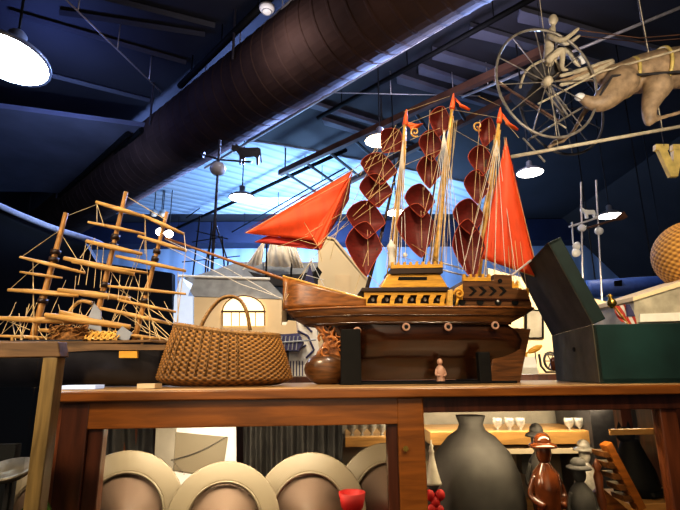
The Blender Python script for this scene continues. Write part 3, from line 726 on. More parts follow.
# track spotlights at left behind the old ship
for i, (x, y, lb) in enumerate(((154, 213, 'upper white globe spotlight behind the old model ship'), (163, 213, 'second white globe spotlight beside the upper one'), (160, 232, 'lower bright spotlight behind the old model ship'), (169, 234, 'rightmost lower bright spotlight behind the old model ship'))):
    c = py_(x, y, 8.5)
    t = thing('spotlight', lb, 'lamp', c, 'white spotlights behind the old ship')
    obj('bulb', MB().ell(c, .075, .075, .07, 14), 'globe' if i < 2 else 'litm', t, True)
    obj('stem', MB().tube([c, Vector((c.x, c.y, CZ))], .008, 6), 'irond', t)

# ================================================================== SULKY SCULPTURE
YS = 2.3; PS = lambda x, y, dy=0: py_(x, y, YS + dy)
sul = thing('sulky_sculpture', 'carved wooden horse pulling a two-wheeled sulky with driver, hung near the ceiling', 'sculpture', PS(600, 150))
sp = YS / F_PX / math.cos(0.1)
def wheel(cx, cy, r, dy, name, wm='iron'):
    c = PS(cx, cy, dy); Ex = (PS(cx + r, cy, dy) - c); Ez = (PS(cx, cy - r, dy) - c); Ez = Vector((0, 0, Ez.length * .98)); Ex = Vector((abs(Ex.x), .04, 0))
    w = obj('wheel', MB().tube([c + Ex * math.cos(a) + Ez * math.sin(a) for a in [i * 2 * math.pi / 56 for i in range(56)]], .0075, 8, closed=True), wm, sul, True)
    m = MB()
    for i in range(12):
        a = i * math.pi / 6 + .12; m.tube([c + (Ex * math.cos(a) + Ez * math.sin(a)) * .06, c + (Ex * math.cos(a) + Ez * math.sin(a)) * .99], .0032, 6)
    obj('spokes', m, wm, w)
    obj('hub', MB().lathe([(.010, -.03), (.026, -.02), (.026, .02), (.010, .04)], c, Vector((0, -1, 0)), 16), 'statuel', w, True)
    return c
c1 = wheel(547, 82, 53, 0, 'near'); c2 = wheel(562, 109, 44, .35, 'far', 'irond')
obj('axle', MB().tube([c1, c2], .012, 8), 'iron', sul)
obj('shaft', MB().tube([PS(505, 88), PS(560, 70), PS(690, 48, -.05)][0:0] or [PS(538, 104, .05), PS(600, 72, .02), PS(700, 44, -.02)], .006, 8), 'statuel', sul)
obj('shaft', MB().tube([PS(520, 82, .25), PS(600, 80, .2), PS(690, 70, .2)], .007, 8), 'statue', sul)
obj('shaft', MB().tube([PS(494, 80, .1), PS(560, 122, .15)], .008, 8), 'beam', sul)
obj('shaft', MB().tube([PS(500, 82, .1), PS(530, 105, .15), PS(566, 128, .2)], .005, 8), 'statuel', sul)
for a, b in (((523, 138), (545, 162)), ((545, 90), (565, 118)), ((550, 88), (568, 116)), ((528, 140), (588, 104))):
    obj('strut', MB().tube([PS(*a, .1), PS(*b, .1)], .006, 6), 'iron', sul)
obj('seat', MB().prism([PS(x, y, .05) for x, y in ((524, 72), (530, 66), (556, 59), (562, 68), (558, 76), (534, 84))], (0, .25, 0)), 'irond', sul)
obj('seat_rail', MB().tube(smoothpts([PS(520, 88, .03), PS(528, 69, .03), (PS(552, 58, .03)), PS(560, 70, .03)]), .007, 8), 'statuel', sul)
def skin_body(name, chains, m_, parent, vox, extra=None):
    mb = MB()
    for pts, rs in chains:
        sp_ = smoothpts(pts, 5); n = len(sp_)
        rr = [rs[min(int(i / 5), len(rs) - 1)] * (1 - (i % 5) / 5) + rs[min(int(i / 5) + 1, len(rs) - 1)] * ((i % 5) / 5) for i in range(n)]
        mb.tube(sp_, rr, 12); mb.ell(sp_[0], rr[0], n=10); mb.ell(sp_[-1], rr[-1], n=10)
    if extra: extra(mb)
    o = obj(name, mb, m_, parent, True)
    r = o.modifiers.new('r', 'REMESH'); r.mode = 'VOXEL'; r.voxel_size = vox; r.use_smooth_shade = True
    s = o.modifiers.new('sm', 'SMOOTH'); s.factor = .6; s.iterations = 4
    return o
drv = thing('x', '', '', (0, 0, 0)); bpy.data.objects.remove(drv)
px = YS / F_PX
def dface(mb):
    h = PS(553, 20, .05); mb.ell(h, 5.6 * px, 5.6 * px, 7.6 * px, 14)
    mb.ell(h + Vector((5.2 * px, -.006, -.002)), .007, .006, .009, 8)
    for sg in (-1, 1): mb.ell(h + Vector((0, sg * 5.6 * px, 0)), .005, .004, .008, 8)
skin_body('driver', [
    ([PS(549, 62, .05), PS(549, 48, .05), PS(551, 36, .05), PS(553, 27, .05)], [6.5 * px, 5.6 * px, 6 * px, 3 * px]),
    ([PS(551, 37, 0), PS(563, 40, -.04), PS(578, 29, -.03)], [3.4 * px, 3 * px, 2.2 * px]),
    ([PS(551, 37, .10), PS(565, 44, .13), PS(579, 36, .1)], [3.4 * px, 3 * px, 2.2 * px]),
    ([PS(549, 60, .01), PS(562, 50, -.01), PS(562, 68, -.01), PS(567, 70, -.02)], [4.6 * px, 3.6 * px, 2.6 * px, 2 * px]),
    ([PS(549, 60, .10), PS(566, 50, .12), PS(575, 62, .12), PS(580, 66, .12)], [4.6 * px, 3.6 * px, 2.6 * px, 2 * px]),
], 'statuel', sul, .006, dface)
H_ = lambda x, y, d=0.12: PS(x, y, d)
skin_body('horse', [
    ([H_(603, 76), H_(622, 78), H_(650, 72), H_(690, 66), H_(735, 60)], [11 * px, 20 * px, 24 * px, 25 * px, 24 * px]),
    ([H_(735, 54), H_(775, 30), H_(800, 12)], [18 * px, 13 * px, 9 * px]),
    ([H_(800, 12), H_(828, 24), H_(836, 30)], [9 * px, 7 * px, 5 * px]),
    ([H_(622, 82, .05), H_(604, 100, .04), H_(592, 103, .04), H_(580, 97, .04)], [19 * px, 13 * px, 8 * px, 4.5 * px]),
    ([H_(620, 86, .2), H_(606, 104, .2), H_(588, 108, .2), H_(574, 130, .2), H_(563, 141, .2)], [14 * px, 8 * px, 4 * px, 2.4 * px, 2.2 * px]),
    ([H_(563, 141, .2), H_(556, 142, .2), H_(549, 147, .2)], [3.2 * px, 4 * px, 2.6 * px]),
    ([H_(658, 86, .04), H_(650, 106, .04), H_(649, 122, .04)], [16 * px, 9 * px, 5.5 * px]),
    ([H_(649, 122, .04), H_(664, 117, .04), H_(700, 108, .04), H_(712, 112, .04)], [4.5 * px, 2.8 * px, 2.5 * px, 3.5 * px]),
    ([H_(730, 80, .2), H_(760, 100, .2), H_(790, 92, .2)], [12 * px, 6 * px, 4 * px]),
], 'statue', sul, .011)
obj('hoof', MB().ell(H_(580, 97, .035), 6 * px, 5 * px, 4.6 * px, 12), 'white', sul, True)
for dx, mm in ((0, 'statuel'), (5, 'statue'), (9, 'statuel')):
    obj('tail', MB().tube(smoothpts([H_(612, 62, .1), H_(596, 66 + dx * .5, .08), H_(572, 73 + dx, .06), H_(560, 76 + dx, .04)]), [4 * px] * 6 + [3 * px] * 6 + [2.2 * px] * 6 + [1 * px], 8), mm, sul, True)
for cx, cy, ry in ((629, 78, 21), (658, 71, 25)):
    c = H_(cx, cy); obj('harness_strap', MB().tube([c + Vector((.012 * math.sin(a), math.cos(a) * (ry + 1) * px, math.sin(a) * (ry + 1.5) * px)) for a in [i * math.pi / 14 for i in range(28)]], .010, 6, closed=True), 'strap', sul, True)
obj('harness_strap', MB().tube([H_(600, 96, -.0), H_(612, 76, -.02), H_(650, 74, -.02), H_(700, 70, -.02)], .007, 6), 'irond', sul)
obj('rein', MB().tube([PS(578, 30, -.02), PS(640, 38, 0), PS(760, 28, .05)], .003, 5), 'beam', sul)
obj('rein', MB().tube([PS(579, 36, .1), PS(640, 42, .12), PS(760, 32, .14)], .003, 5), 'beam', sul)
obj('white_bundle', MB().ell(PS(581, 60, .12), 7 * px, .02, 6 * px, 12), 'ropew', sul, True)
for x, y in ((547, 82), (650, 52), (735, 40)):
    p = PS(x, y, .15); obj('hanging_wire', MB().tube([p, Vector((p.x, p.y, CZ))], .0013, 5), 'cord', sul)
def pole_y(a, b, Ya, r, mm, name, label, cat):
    p, q = py_(*a, Ya), py_(*b, Ya); mb = MB().tube([p, q], r, 10)
    for f in (.25, .8):
        c = p.lerp(q, f); mb.tube([c, Vector((c.x, c.y, CZ))], .0025, 5)
    return tag(obj(name, mb, mm, smooth=True), label, cat)
pole_y((510, 157), (700, 123), 2.35, .010, 'statuel', 'wooden_pole', 'long pale wooden pole slung under the horse and sulky', 'pole')
# gilded letter
t = thing('sign_letter', 'gilded serif capital letter V cut by the right edge', 'letter', py_(676, 176, 2.6))
PL = lambda x, y: py_(x, y, 2.6)
lm = MB()
for q_ in (((656, 144), (656, 149.5), (669, 149.5), (669, 144)), ((658.5, 149), (667, 149), (679, 176), (671, 176)), ((674, 149), (683, 149), (678.5, 176), (673.5, 164)), ((673, 144), (673, 149.5), (686, 149.5), (686, 144))):
    lm.prism([PL(x, y) for x, y in q_], (0, .03, 0))
obj('letter_face', lm, 'letter', t)
obj('hanging_wire', MB().tube([PL(664, 146), Vector((PL(664, 146).x, 2.6, CZ))], .002, 5), 'irond', t)

# ================================================================== GREEN CHEST
zc = T + .001
nl = pc(600, 383.6, .035); fl = pc(557, 382.4, .40)
n0 = Vector((nl.x, nl.y, zc)); f0 = Vector((fl.x, fl.y, zc)); f0 = n0 + (f0 - n0)
topz = n0.z + (pc(600, 325, .035).z - nl.z)
hh = topz - zc
dirR = (A * .985 - N * .05).normalized()
r0_ = n0 + dirR * .46; rf = f0 + dirR * .46
up = Vector((0, 0, hh))
ch = thing('green_chest', 'dark green wooden chest with its lid propped open at the counter right end', 'chest', (n0 + f0 + r0_ + rf) / 4)
th = .012
obj('front_panel', MB().prism([n0, r0_, r0_ + up * 1.05, n0 + up], (f0 - n0).normalized() * th), 'green', ch, bevel=.0015)
obj('back_panel', MB().prism([f0, rf, rf + up, f0 + up], (n0 - f0).normalized() * th), 'green', ch, bevel=.0015)
obj('end_panel', MB().prism([n0 - dirR * .001, f0 - dirR * .001, f0 + up - dirR * .001, n0 + up - dirR * .001], dirR * th), 'greenend', ch, bevel=.0015)
obj('end_panel', MB().prism([r0_, rf, rf + up, r0_ + up], -dirR * th), 'green', ch)
obj('bottom', MB().prism([n0, r0_, rf, f0], (0, 0, .01)), 'green', ch)
kx = n0.lerp(f0, .42) + up * .62 - dirR * .002
obj('handle_hole', MB().lathe([(.006, 0), (.006, .002)], kx, -dirR, 12), 'black', ch)
# lid: hinged on the left end, leaning outwards
ln, lf = n0 + up, f0 + up
dn_ = pc(555, 243, .035) - pc(600, 325, .035)
ldir = Vector((dn_.x, dn_.y, dn_.z)); 
tip_n = ln + ldir; tip_f = lf + ldir * 0.98
nrm = ((lf - ln).cross(ldir)).normalized()
if nrm.x < 0: nrm = -nrm
lid = obj('lid', MB().prism([ln, lf, tip_f, tip_n], nrm * .004), 'lid', ch)
e = nrm * .035
obj('lid_rim', MB().prism([ln, tip_n, tip_n + e, ln + e], (lf - ln).normalized() * .01), 'lidedge', lid, bevel=.002)
obj('lid_rim', MB().prism([lf, tip_f, tip_f + e, lf + e], (ln - lf).normalized() * .01), 'lidedge', lid, bevel=.002)
obj('lid_rim', MB().prism([tip_n, tip_f, tip_f + e, tip_n + e], -ldir.normalized() * .01), 'lidedge', lid, bevel=.002)
sa = pc(548, 249, .14); 
obj('lid_stay', MB().tube([tip_n.lerp(tip_f, .5), tip_n.lerp(tip_f, .5) + Vector((-.075, 0, -.055))], .003, 6), 'pipe', ch)

# flag with gilt finial, leaning out of the chest
t = thing('small_flag', 'small striped flag with gilt finial leaning out of the green chest', 'flag', pc(628, 345, .22))
PF = lambda x, y, o_=.2: pc(x, y, o_)
obj('stick', MB().tube([PF(611, 302), PF(634, 332), PF(648, 352)], .003, 8), 'gold', t)
obj('finial', MB().lathe([(.001, .030), (.008, .024), (.005, .018), (.012, .008), (.013, 0), (.008, -.008), (.003, -.012)], PF(612, 304), (-.1, 0, 1), 12), 'brass', t, True)
def fl_(u, v):
    a = PF(614, 306).lerp(PF(630, 304, .24), u); b = PF(622, 322).lerp(PF(636, 330, .24), u)
    return a.lerp(b, v) + N * (.010 * math.sin(u * 9 + v * 3))
m1, m2 = MB(), MB()
for i in range(9):
    (m1 if i % 2 == 0 else m2).grid(lambda u, v, i=i: fl_((i + u) / 9, v), 2, 10)
obj('stripes', m1, 'usred', t, True); obj('stripes', m2, 'ropew', t, True)
obj('canton', MB().grid(lambda u, v: fl_(.55 + u * .45, v * .5) - N * .002, 6, 6), 'usnavy', t, True)
# mottled panel box, white edge, wicker basket at far right
t = thing('glass_topped_crate', 'grey mottled slanted crate with pale rim behind the green chest', 'crate', Vector((pc(670, 340, .62).x, pc(670, 340, .62).y, T)))
PG = lambda x, y: pc(x, y, .56)
obj('crate_front', MB().prism([PG(x, y) for x, y in ((634, 384), (634, 299), (690, 281), (760, 262), (760, 384))], N * .25), 'marble', t)
obj('rim', MB().prism([pc(x, y, .553) for x, y in ((633, 301), (633, 297), (760, 256), (760, 262))], N * .26), 'creamw', t)
obj('pale_edge', MB().prism([pc(x, y, .55) for x, y in ((640, 322), (640, 314), (760, 309), (760, 318))], N * .008), 'white', t)
# stand for the crate
obj('support', abox(MB(), alng(650, 400, .7), alng(740, 400, .7), .58, .79, 0, T - .04), 'darkwood', t)
def weave_h(u, v, nu, nv): return .5 + .5 * math.sin(u * nu * math.pi * 2) * math.sin(v * nv * math.pi * 2)
wc = pc(697, 256, .70); wr = 42 / F_PX * 1.8
def wk(u, v):
    ph = math.pi * (.02 + .96 * u); a = 2 * math.pi * v; r = wr * (1 + .03 * weave_h(u, v, 20, 30))
    return wc + Vector((math.cos(a) * math.sin(ph) * r, math.sin(a) * math.sin(ph) * r, math.cos(ph) * r * .92))
o = obj('wicker_basket', MB().grid(wk, 160, 240, wrap=True, hf=lambda u, v: weave_h(u, v, 20, 30)), 'wicker', smooth=True)
tag(o, 'round honey coloured wicker basket on the slanted crate at the right edge', 'basket')

# ================================================================== NEAR LEFT CASE
PN = lambda x, y, Y=.86: py_(x, y, Y)
t = thing('side_case', 'smaller old display case frame cutting across the lower left corner', 'display case', Vector((PN(0, 400).x, .95, 0)))
obj('top_rail', MB().prism([PN(x, y) for x, y in ((-260, 344), (58, 341.5), (60, 357), (-260, 361))], (0, .03, 0)), 'oldrail', t, bevel=.002)
xp = PN(44, 400).x
zr = PN(40, 357).z
obj('post', MB().box((xp, .875, zr / 2), .026, .026, zr), 'oldpost', t, bevel=.002)
obj('post', MB().box((xp - .9, .875, zr / 2), .026, .026, zr), 'oldpost', t, bevel=.002)
obj('glass', MB().prism([PN(x, y, .875) for x, y in ((-260, 360), (38, 358), (10, 560), (-260, 560))], (0, .003, 0)), 'glass', t)
obj('back_board', MB().box((xp - .62, 1.08, .55), .9, .02, 1.1), 'blackw', t)
obj('base', MB().box((xp - .46, .98, .38), .92, .2, .76), 'darkwood', t)
t = thing('green_bottle', 'dark green glass bottle inside the lower left case', 'bottle', Vector((PN(6, 400).x, .99, .76)))
obj('glass_body', MB().lathe([(.03, 0), (.033, .01), (.033, .20), (.025, .235), (.012, .26), (.011, .31), (.014, .312), (.014, .325)], t.location, (0, 0, 1), 20), 'grass', t, True)
t = thing('iron_pan', 'dark iron pan with handle inside the lower left case', 'pan', Vector((PN(14, 490).x - .05, .97, .76)))
c = Vector((PN(10, 476, .97).x, .97, PN(10, 476, .97).z))
obj('pan_bowl', MB().lathe([(.03, 0), (.045, .012), (.047, .014), (.04, .016), (.02, .006)], c, (0, -.3, 1), 20), 'iron', t, True)
obj('handle', MB().tube([c, c + Vector((-.10, 0, .015))], .005, 8), 'iron', t)
obj('foot', MB().tube([c, Vector((c.x, c.y, .76))], .006, 8), 'irond', t)

# ================================================================== OLD THREE-MASTED SHIP (left)
OF = .20
PO = lambda x, y, o_=0.0: pc(x, y, OF + o_)
old = thing('old_model_ship', 'weathered three-masted wooden model ship with bare yards at left', 'model ship', Vector((PO(90, 380).x, PO(90, 380).y, T)))
def old_hull(u, v):
    x = lerp(-30, 172, u); sheer = 344 - 3 * math.sin(math.pi * u) + (3 if u > .6 else 0)
    w = .055 * min(1, (max(0, math.sin(math.pi * min(1, u * .96 + .04)))) ** .5 + .05)
    ph = math.pi * (v - .5)
    p = PO(x, sheer); bz = T + .002; dep = p.z - bz
    return p + N * (w * math.sin(ph)) - Vector((0, 0, dep * (math.cos(ph) ** .6 if abs(math.cos(ph)) > 1e-6 else 0)))
obj('hull', MB().grid(old_hull, 40, 16), 'navy', old, True)
obj('deck', MB().prism([PO(-30, 345), PO(0, 345, -.045), PO(130, 345, -.045), PO(172, 346), PO(130, 345, .045), PO(0, 345, .045)], (0, 0, -.004)), 'oldrail', old)
obj('rail_board', MB().prism([PO(x, y, -.058) for x, y in ((50, 343), (178, 345), (176, 350), (100, 350), (50, 353))], N * .006), 'oldrail', old)
obj('rail', MB().tube([PO(-30, 342, -.05), PO(80, 343, -.056), PO(150, 341, -.045), PO(176, 343, -.01)], .004, 6), 'oldrail', old)
obj('stern_window', MB().prism([PO(x, y, -.062) for x, y in ((119, 351), (137, 351), (137, 358), (119, 358))], N * .01), 'yellow', old)
masts = [((66, 213), (32, 342), .0085), ((126, 192), (91, 342), .0075), ((167, 212), (134, 342), .0065)]
for a, b, r in masts:
    a_, b_ = PO(*a), PO(*b); nn = 10
    pts = [a_.lerp(b_, i / nn) for i in range(nn + 1)]
    mo = obj('mast', MB().tube(pts, [r * (.75 + .35 * i / nn) for i in range(nn + 1)], 10), 'shipmast', old, True)
    for f in (.3, .36, .62, .68):
        c = a_.lerp(b_, f); obj('mast_band', MB().tube([c, a_.lerp(b_, f + .035)], r * 1.5, 10), 'darkline', mo, True)
yards = [((20, 257), (85, 273), .0045), ((8, 290), (62, 293), .0055), ((-4, 318), (84, 322), .007), ((24, 291), (78, 296), .005),
         ((96, 202), (145, 217), .006), ((88, 222), (145, 234), .0045), ((86, 241), (142, 254), .0060), ((64, 258), (134, 274), .0070), ((58, 290), (130, 299), .0075), ((45, 315), (130, 327), .0085),
         ((142, 215), (184, 234), .005), ((138, 236), (187, 251), .005), ((116, 256), (186, 271), .005), ((108, 286), (186, 294), .004), ((100, 308), (172, 324), .005), ((60, 312), (108, 325), .007), ((72, 262), (148, 273), .0045), ((100, 332), (172, 340), .004), ((40, 330), (110, 336), .006), ((0, 336), (50, 338), .004), ((118, 300), (176, 312), .004), ((20, 272), (62, 278), .0035)]
for i, (a, b, r) in enumerate(yards):
    p, q = PO(*a, -.016), PO(*b, -.016 + .008 * (i % 3)); obj('yard', MB().tube([p, p.lerp(q, .5), q], [r * .75, r * 1.2, r * .75], 8), 'shipwood', old, True)
m = MB()
rl = [((97, 204), (104, 226)), ((97, 204), (97, 222)), ((126, 196), (166, 220)), ((67, 216), (98, 204)), ((33, 260), (33, 341)), ((33, 262), (34, 318)), ((145, 217), (150, 340)), ((145, 236), (106, 336)), ((186, 250), (175, 338)),
      ((178, 272), (178, 338)), ((140, 255), (112, 340)), ((134, 274), (160, 340)), ((110, 270), (150, 330)), ((130, 300), (172, 338)), ((95, 238), (80, 258)), ((86, 243), (78, 285)), ((92, 243), (86, 285)), ((98, 243), (94, 288)), ((104, 245), (100, 288)),
      ((20, 258), (60, 230)), ((60, 232), (85, 272)), ((8, 291), (40, 262)), ((0, 318), (30, 330)), ((12, 320), (16, 342)), ((0, 335), (16, 322)), ((130, 300), (110, 325)), ((140, 275), (135, 325)), ((120, 290), (175, 325)), ((125, 325), (172, 341)), ((115, 310), (168, 341)),
      ((145, 222), (145, 254)), ((184, 234), (186, 252)), ((150, 274), (140, 300)), ((150, 300), (170, 325)), ((66, 280), (50, 315)), ((76, 276), (72, 315)), ((82, 300), (74, 338)), ((120, 275), (118, 300)), ((112, 274), (108, 300)), ((30, 320), (48, 342)), ((45, 285), (30, 318))]
for _ in range(32):
    xx = random.uniform(6, 168); yy = random.uniform(300, 330); rl.append(((xx, yy), (xx + random.uniform(-24, 24), random.uniform(332, 342))))
for a, b in rl: m.tube([PO(*a, .01), PO(*b, -.02)], .0011, 4)
obj('rigging', m, 'rope', old)
m = MB()
for _ in range(70):
    x = random.uniform(52, 86); y = random.uniform(328, 342); c = PO(x, y, random.uniform(-.045, .0))
    pts = [c + Vector((random.uniform(-.014, .014), random.uniform(-.01, .01), random.uniform(-.004, .01))) for _k in range(4)]
    m.tube(smoothpts(pts, 4), .0022, 5)
m.ell(PO(69, 338, -.02), .045, .028, .022, 16)
o = obj('coir_bundle', m, 'coir', old, True); 
m = MB()
for i in range(10):
    c = PO(89 + i * 3, 335 + (i % 2), -.03); m.tube([c + Vector((math.cos(a) * .007, math.sin(a) * .012, math.sin(a) * .010)) for a in [k2 * math.pi / 5 for k2 in range(10)]], .0025, 5, closed=True)
obj('rope_coil', m, 'gold', old, True)
obj('grey_sail', MB().prism([PO(x, y, -.02) for x, y in ((88, 318), (94, 303), (101, 312), (101, 332), (88, 328))], N * .004), 'greyroof', old)
obj('grey_sail', MB().prism([PO(x, y, -.03) for x, y in ((112, 338), (122, 326), (132, 333), (128, 341))], N * .004), 'greyroof', old)
obj('bent_spar', MB().tube(smoothpts([PO(66, 318), PO(74, 306), PO(82, 301), PO(92, 303)]), .005, 8), 'shipwood', old, True)
for i in range(6): obj('deck_post', MB().tube([PO(12 + i * 26, 344, -.04), PO(12 + i * 26, 337, -.04)], .003, 6), 'shipwood', old)
# papers on the counter
o = obj('blue_card', MB().prism([Vector((p.x, p.y, T + .001)) for p in (cp(alng(56), .02, 0), cp(alng(91), .02, 0), cp(alng(91), .07, 0), cp(alng(56), .07, 0))], (0, 0, .008)), 'glowblue')
tag(o, 'pale blue card lying on the counter under the old ship hull', 'card')
o = obj('price_tag', MB().prism([Vector((p.x, p.y, T + .001)) for p in (cp(alng(135), .01, 0), cp(alng(153), .01, 0), cp(alng(155), .05, 0), cp(alng(137), .05, 0))], (0, 0, .010)), 'cream')
tag(o, 'small cream card on the counter beside the woven basket', 'card')

# ================================================================== WOVEN BASKET
bo = .16
PB = lambda x, y, o_=0.0: pc(x, y, bo + o_)
bk = thing('woven_basket', 'brown woven splint basket with arched handle between the two ships', 'basket', Vector((PB(225, 384).x, PB(225, 384).y, T)))
s_ = (C0 + bo) / F_PX * 1.0
cen = PB(225, 384); cen = Vector((cen.x, cen.y, T))
prof_top = [(155, 372), (164, 345), (172, 322), (185, 321), (205, 321), (222, 326), (250, 330), (277, 334), (285, 352), (290, 372)]
def rimz(u):      # rim height in px over counter, u 0..1 left to right
    return lerp(57, 46, u) - 3 * math.sin(math.pi * u)
NU, NV = 120, 72
def bkf(u, v):
    # u: angle round, v: 0 rim -> 1 bottom
    a = 2 * math.pi * u
    cx_ = math.cos(a); sy_ = math.sin(a)
    ux = (cx_ + 1) / 2
    lobes = 1 + .05 * abs(cx_) ** 1.5
    f = v
    q_ = lambda g: .84 + .26 * g ** .8 
    rr = q_(f) if f < .86 else lerp(q_(.86), .80, ((f - .86) / .14) ** 2)
    ry_ = .58
    h = weave_h(u, v, 45, 12)
    amp = .0022 * (h - .5)
    R = 61 * s_ * rr
    z = rimz(ux) * s_ * (1 - f) + .002 
    if f > .9: z = max(.0015, z)
    # shoulder nip at the handle
    return cen + A * (cx_ * R * lobes * .93 * (1 + amp * 14)) + N * (sy_ * R * ry_ * (1 + amp * 20)) + Vector((0, 0, z + amp))
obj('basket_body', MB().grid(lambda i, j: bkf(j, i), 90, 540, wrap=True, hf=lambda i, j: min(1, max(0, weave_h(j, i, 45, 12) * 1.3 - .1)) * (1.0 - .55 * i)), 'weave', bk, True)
rimpts = [bkf(k_ / 60, 0) for k_ in range(60)]
obj('rim', MB().tube([p + Vector((0, 0, .001)) for p in rimpts], .0055, 8, closed=True), 'splint', bk, True)
m = MB()
for k_ in range(90):
    p = bkf(k_ / 90, 0.0); q = bkf(k_ / 90 + .006, .045); m.tube([p + Vector((0, 0, .006)), (p - cen).normalized() * .004 + p, q], .0022, 5)
obj('rim_lashing', m, 'splint', bk)
hp = smoothpts([PB(196, 340, -.005), PB(203, 322, -.01), PB(211, 309), PB(221, 299), PB(232, 296.5), PB(241, 301), PB(247, 313), PB(250, 330, .01)], 6)
obj('handle', MB().tube(hp, .0085, 10, flat=.55, axis=(0, 1, 0)), 'splint', bk, True)
m = MB()
for sx in (-1, 1):
    for i in range(9):
        a = math.radians(196 + i * 17 if False else 250 + (i - 4) * 9)
        m.tube([bkf((a / (2 * math.pi)) % 1, v_) * 1.0 + (-N * .003) for v_ in [0, .2, .4, .6, .8]], .002, 5)
obj('ribs', m, 'splint', bk, True)

# ================================================================== RED SAILED JUNK
SO = .27
PJ = lambda x, y, o_=0.0: pc(x, y, SO + o_)
jk = thing('red_sailed_ship', 'large dark wooden model junk with stacked red leaf-shaped sails', 'model ship', Vector((PJ(430, 384).x, PJ(430, 384).y, T + .006)))
# lower hull, lofted from waterlines
tab = [(386, 318, 506, .014), (378, 316, 508, .020), (367, 318, 510, .034), (358, 320, 512, .052), (350, 323, 513, .064), (341, 325, 514, .073), (334, 320, 510, .076), (326, 314, 500, .074), (322, 308, 498, .074)]
def planw(s):
    w = min(1, (s / .30)) ** .55 if s > 0 else 0
    if s > .72: w *= 1 - .30 * ((s - .72) / .28) ** 2
    return w
zb_ = T + .010
def hull_f(tb):
    y0, y1 = tb[0][0], tb[-1][0]
    def f(u, v):
        y = lerp(y0, y1, u); xb, xs, b = itab([(q[0], q[1], q[2], q[3]) for q in sorted(tb)], y)
        # go round: v 0..1 => near side bow->stern then far side back
        if v <= .5: s = v * 2; sd_ = -1
        else: s = 2 - v * 2; sd_ = 1
        s_c = s ** 1.3
        x = lerp(xb, xs, s_c); p = PJ(x, y); p.z = max(p.z, zb_) if y < 384 else zb_
        return p + N * (sd_ * b * planw(s_c))
    return f
obj('hull', MB().grid(hull_f(tab), 34, 96, wrap=True), 'hull', jk, True)
tab2 = [(327, 308, 500, .080), (323.4, 300, 505, .084), (318, 292, 515, .088), (313.5, 288, 522, .090), (310.5, 286, 524, .089)]
wl = obj('upper_strake', MB().grid(hull_f(tab2), 10, 96, wrap=True), 'wale', jk, True)
for yy, r in ((311, .0032), (325.5, .0036), (318.5, .0018)):
    b = itab(sorted([(q[0], q[3]) for q in tab2]), yy)[0]; xb, xs = itab(sorted([(q[0], q[1], q[2]) for q in tab2]), yy)
    pts = []
    for i in range(33):
        s = (i / 32) ** 1.3; p = PJ(lerp(xb, xs, s), yy); pts.append(p - N * (b * planw(s) + .001))
    obj('rubbing_strip', MB().tube(pts, r, 6), 'bow' if yy == 311 else 'hull', wl, True)
# deck
dp = []
for sd_ in (-1, 1):
    rng = range(0, 33) if sd_ < 0 else range(32, -1, -1)
    for i in rng:
        s = (i / 32) ** 1.3; dp.append(PJ(lerp(287, 523, s), 311.5) + N * (sd_ * .088 * planw(s)))
dpp = [dp[0]]
for p in dp[1:]:
    if (p - dpp[-1]).length > 1e-5: dpp.append(p)
if (dpp[0] - dpp[-1]).length < 1e-5: dpp.pop()
obj('deck', MB().prism(dpp, (0, 0, -.004)), 'wale', jk)
# bow bulwarks (both sides) rising to the beak
for sd_ in (-1, 1):
    def bw(u, v, sd_=sd_):
        x = lerp(283, 362, u); top = lerp(277.5, 304, u) + 3 * math.sin(math.pi * u) * .3; bot = 308
        s = max(0.0, (x - 287) / (531 - 287)); w = .088 * planw(s)
        y = lerp(top, bot, v) + (2 if v > .5 else 0); w2 = max(w, .006) + (1 - v) * .004
        return PJ(x, y) + N * (sd_ * w2)
    obj('bow_bulwark', MB().grid(bw, 24, 6), 'bow', jk, True, solid=.004)
    obj('cap_rail', MB().tube([bw(i / 16, -.03) for i in range(17)], .0028, 6), 'gold', jk, True)
# beak block and stem carving
obj('beak', MB().prism([PJ(x, y, -.012) for x, y in ((284, 309), (300, 306), (345, 309), (345, 324), (318, 324), (296, 318))], N * .024), 'darkline', jk, bevel=.003)
def swirl(cx, cy, r, turns, ph, o_):
    pts = []
    for i in range(26):
        f = i / 25; a = ph + f * turns * 2 * math.pi; rr = r * (1 - .8 * f)
        pts.append(PJ(cx + math.cos(a) * rr, cy + math.sin(a) * rr, o_))
    return pts
cvn = obj('stem_carving', MB().prism([PJ(x, y, -.030) for x, y in ((312, 323), (345, 321), (348, 364), (312, 364), (317, 352), (324, 342), (320, 332))], N * .03), 'carve', jk, bevel=.004)
m = MB()
for a in ((328, 327, 7, 1.2, 0), (338, 334, 7, 1.3, 2), (332, 343, 7, 1.2, 4), (326, 351, 6, 1.1, 1), (341, 347, 6, 1.4, 3), (341, 325, 5, 1.2, 5), (322, 337, 4, 1, 2)):
    m.tube(swirl(*a, -.036), [.0042 - .0025 * i / 25 for i in range(26)], 7)
obj('scrollwork', m, 'carve', cvn, True)
obj('bow_forefoot', MB().ell(PJ(327, 369, -.018), .062, .034, .044, 24, A, N), 'wale', jk, True)
m = MB()
# stern post / rudder
obj('rudder', MB().prism([PJ(x, y, -.045) for x, y in ((506, 327), (531, 329), (520, 384), (488, 385), (494, 350))], N * .09), 'wale', jk, bevel=.003)
obj('stern_transom', MB().prism([PJ(x, y, -.06) for x, y in ((470, 309), (533, 305), (530, 311), (518, 319), (503, 325), (470, 324))], N * .12), 'wale', jk, bevel=.004)
# rosettes
for x, y in ((357, 331), (406, 327), (448, 327), (495, 325.5)):
    s = 0
    c = PJ(x, y, -.083)
    r = obj('rosette', MB().lathe([(.0108, 0), (.0108, .003), (.0085, .0055), (.0055, .003), (.005, .001)], c, -N, 20), 'ring', jk, True)
    obj('bore', MB().lathe([(.0052, .002), (.0052, .0045)], c, -N, 12), 'black', r)
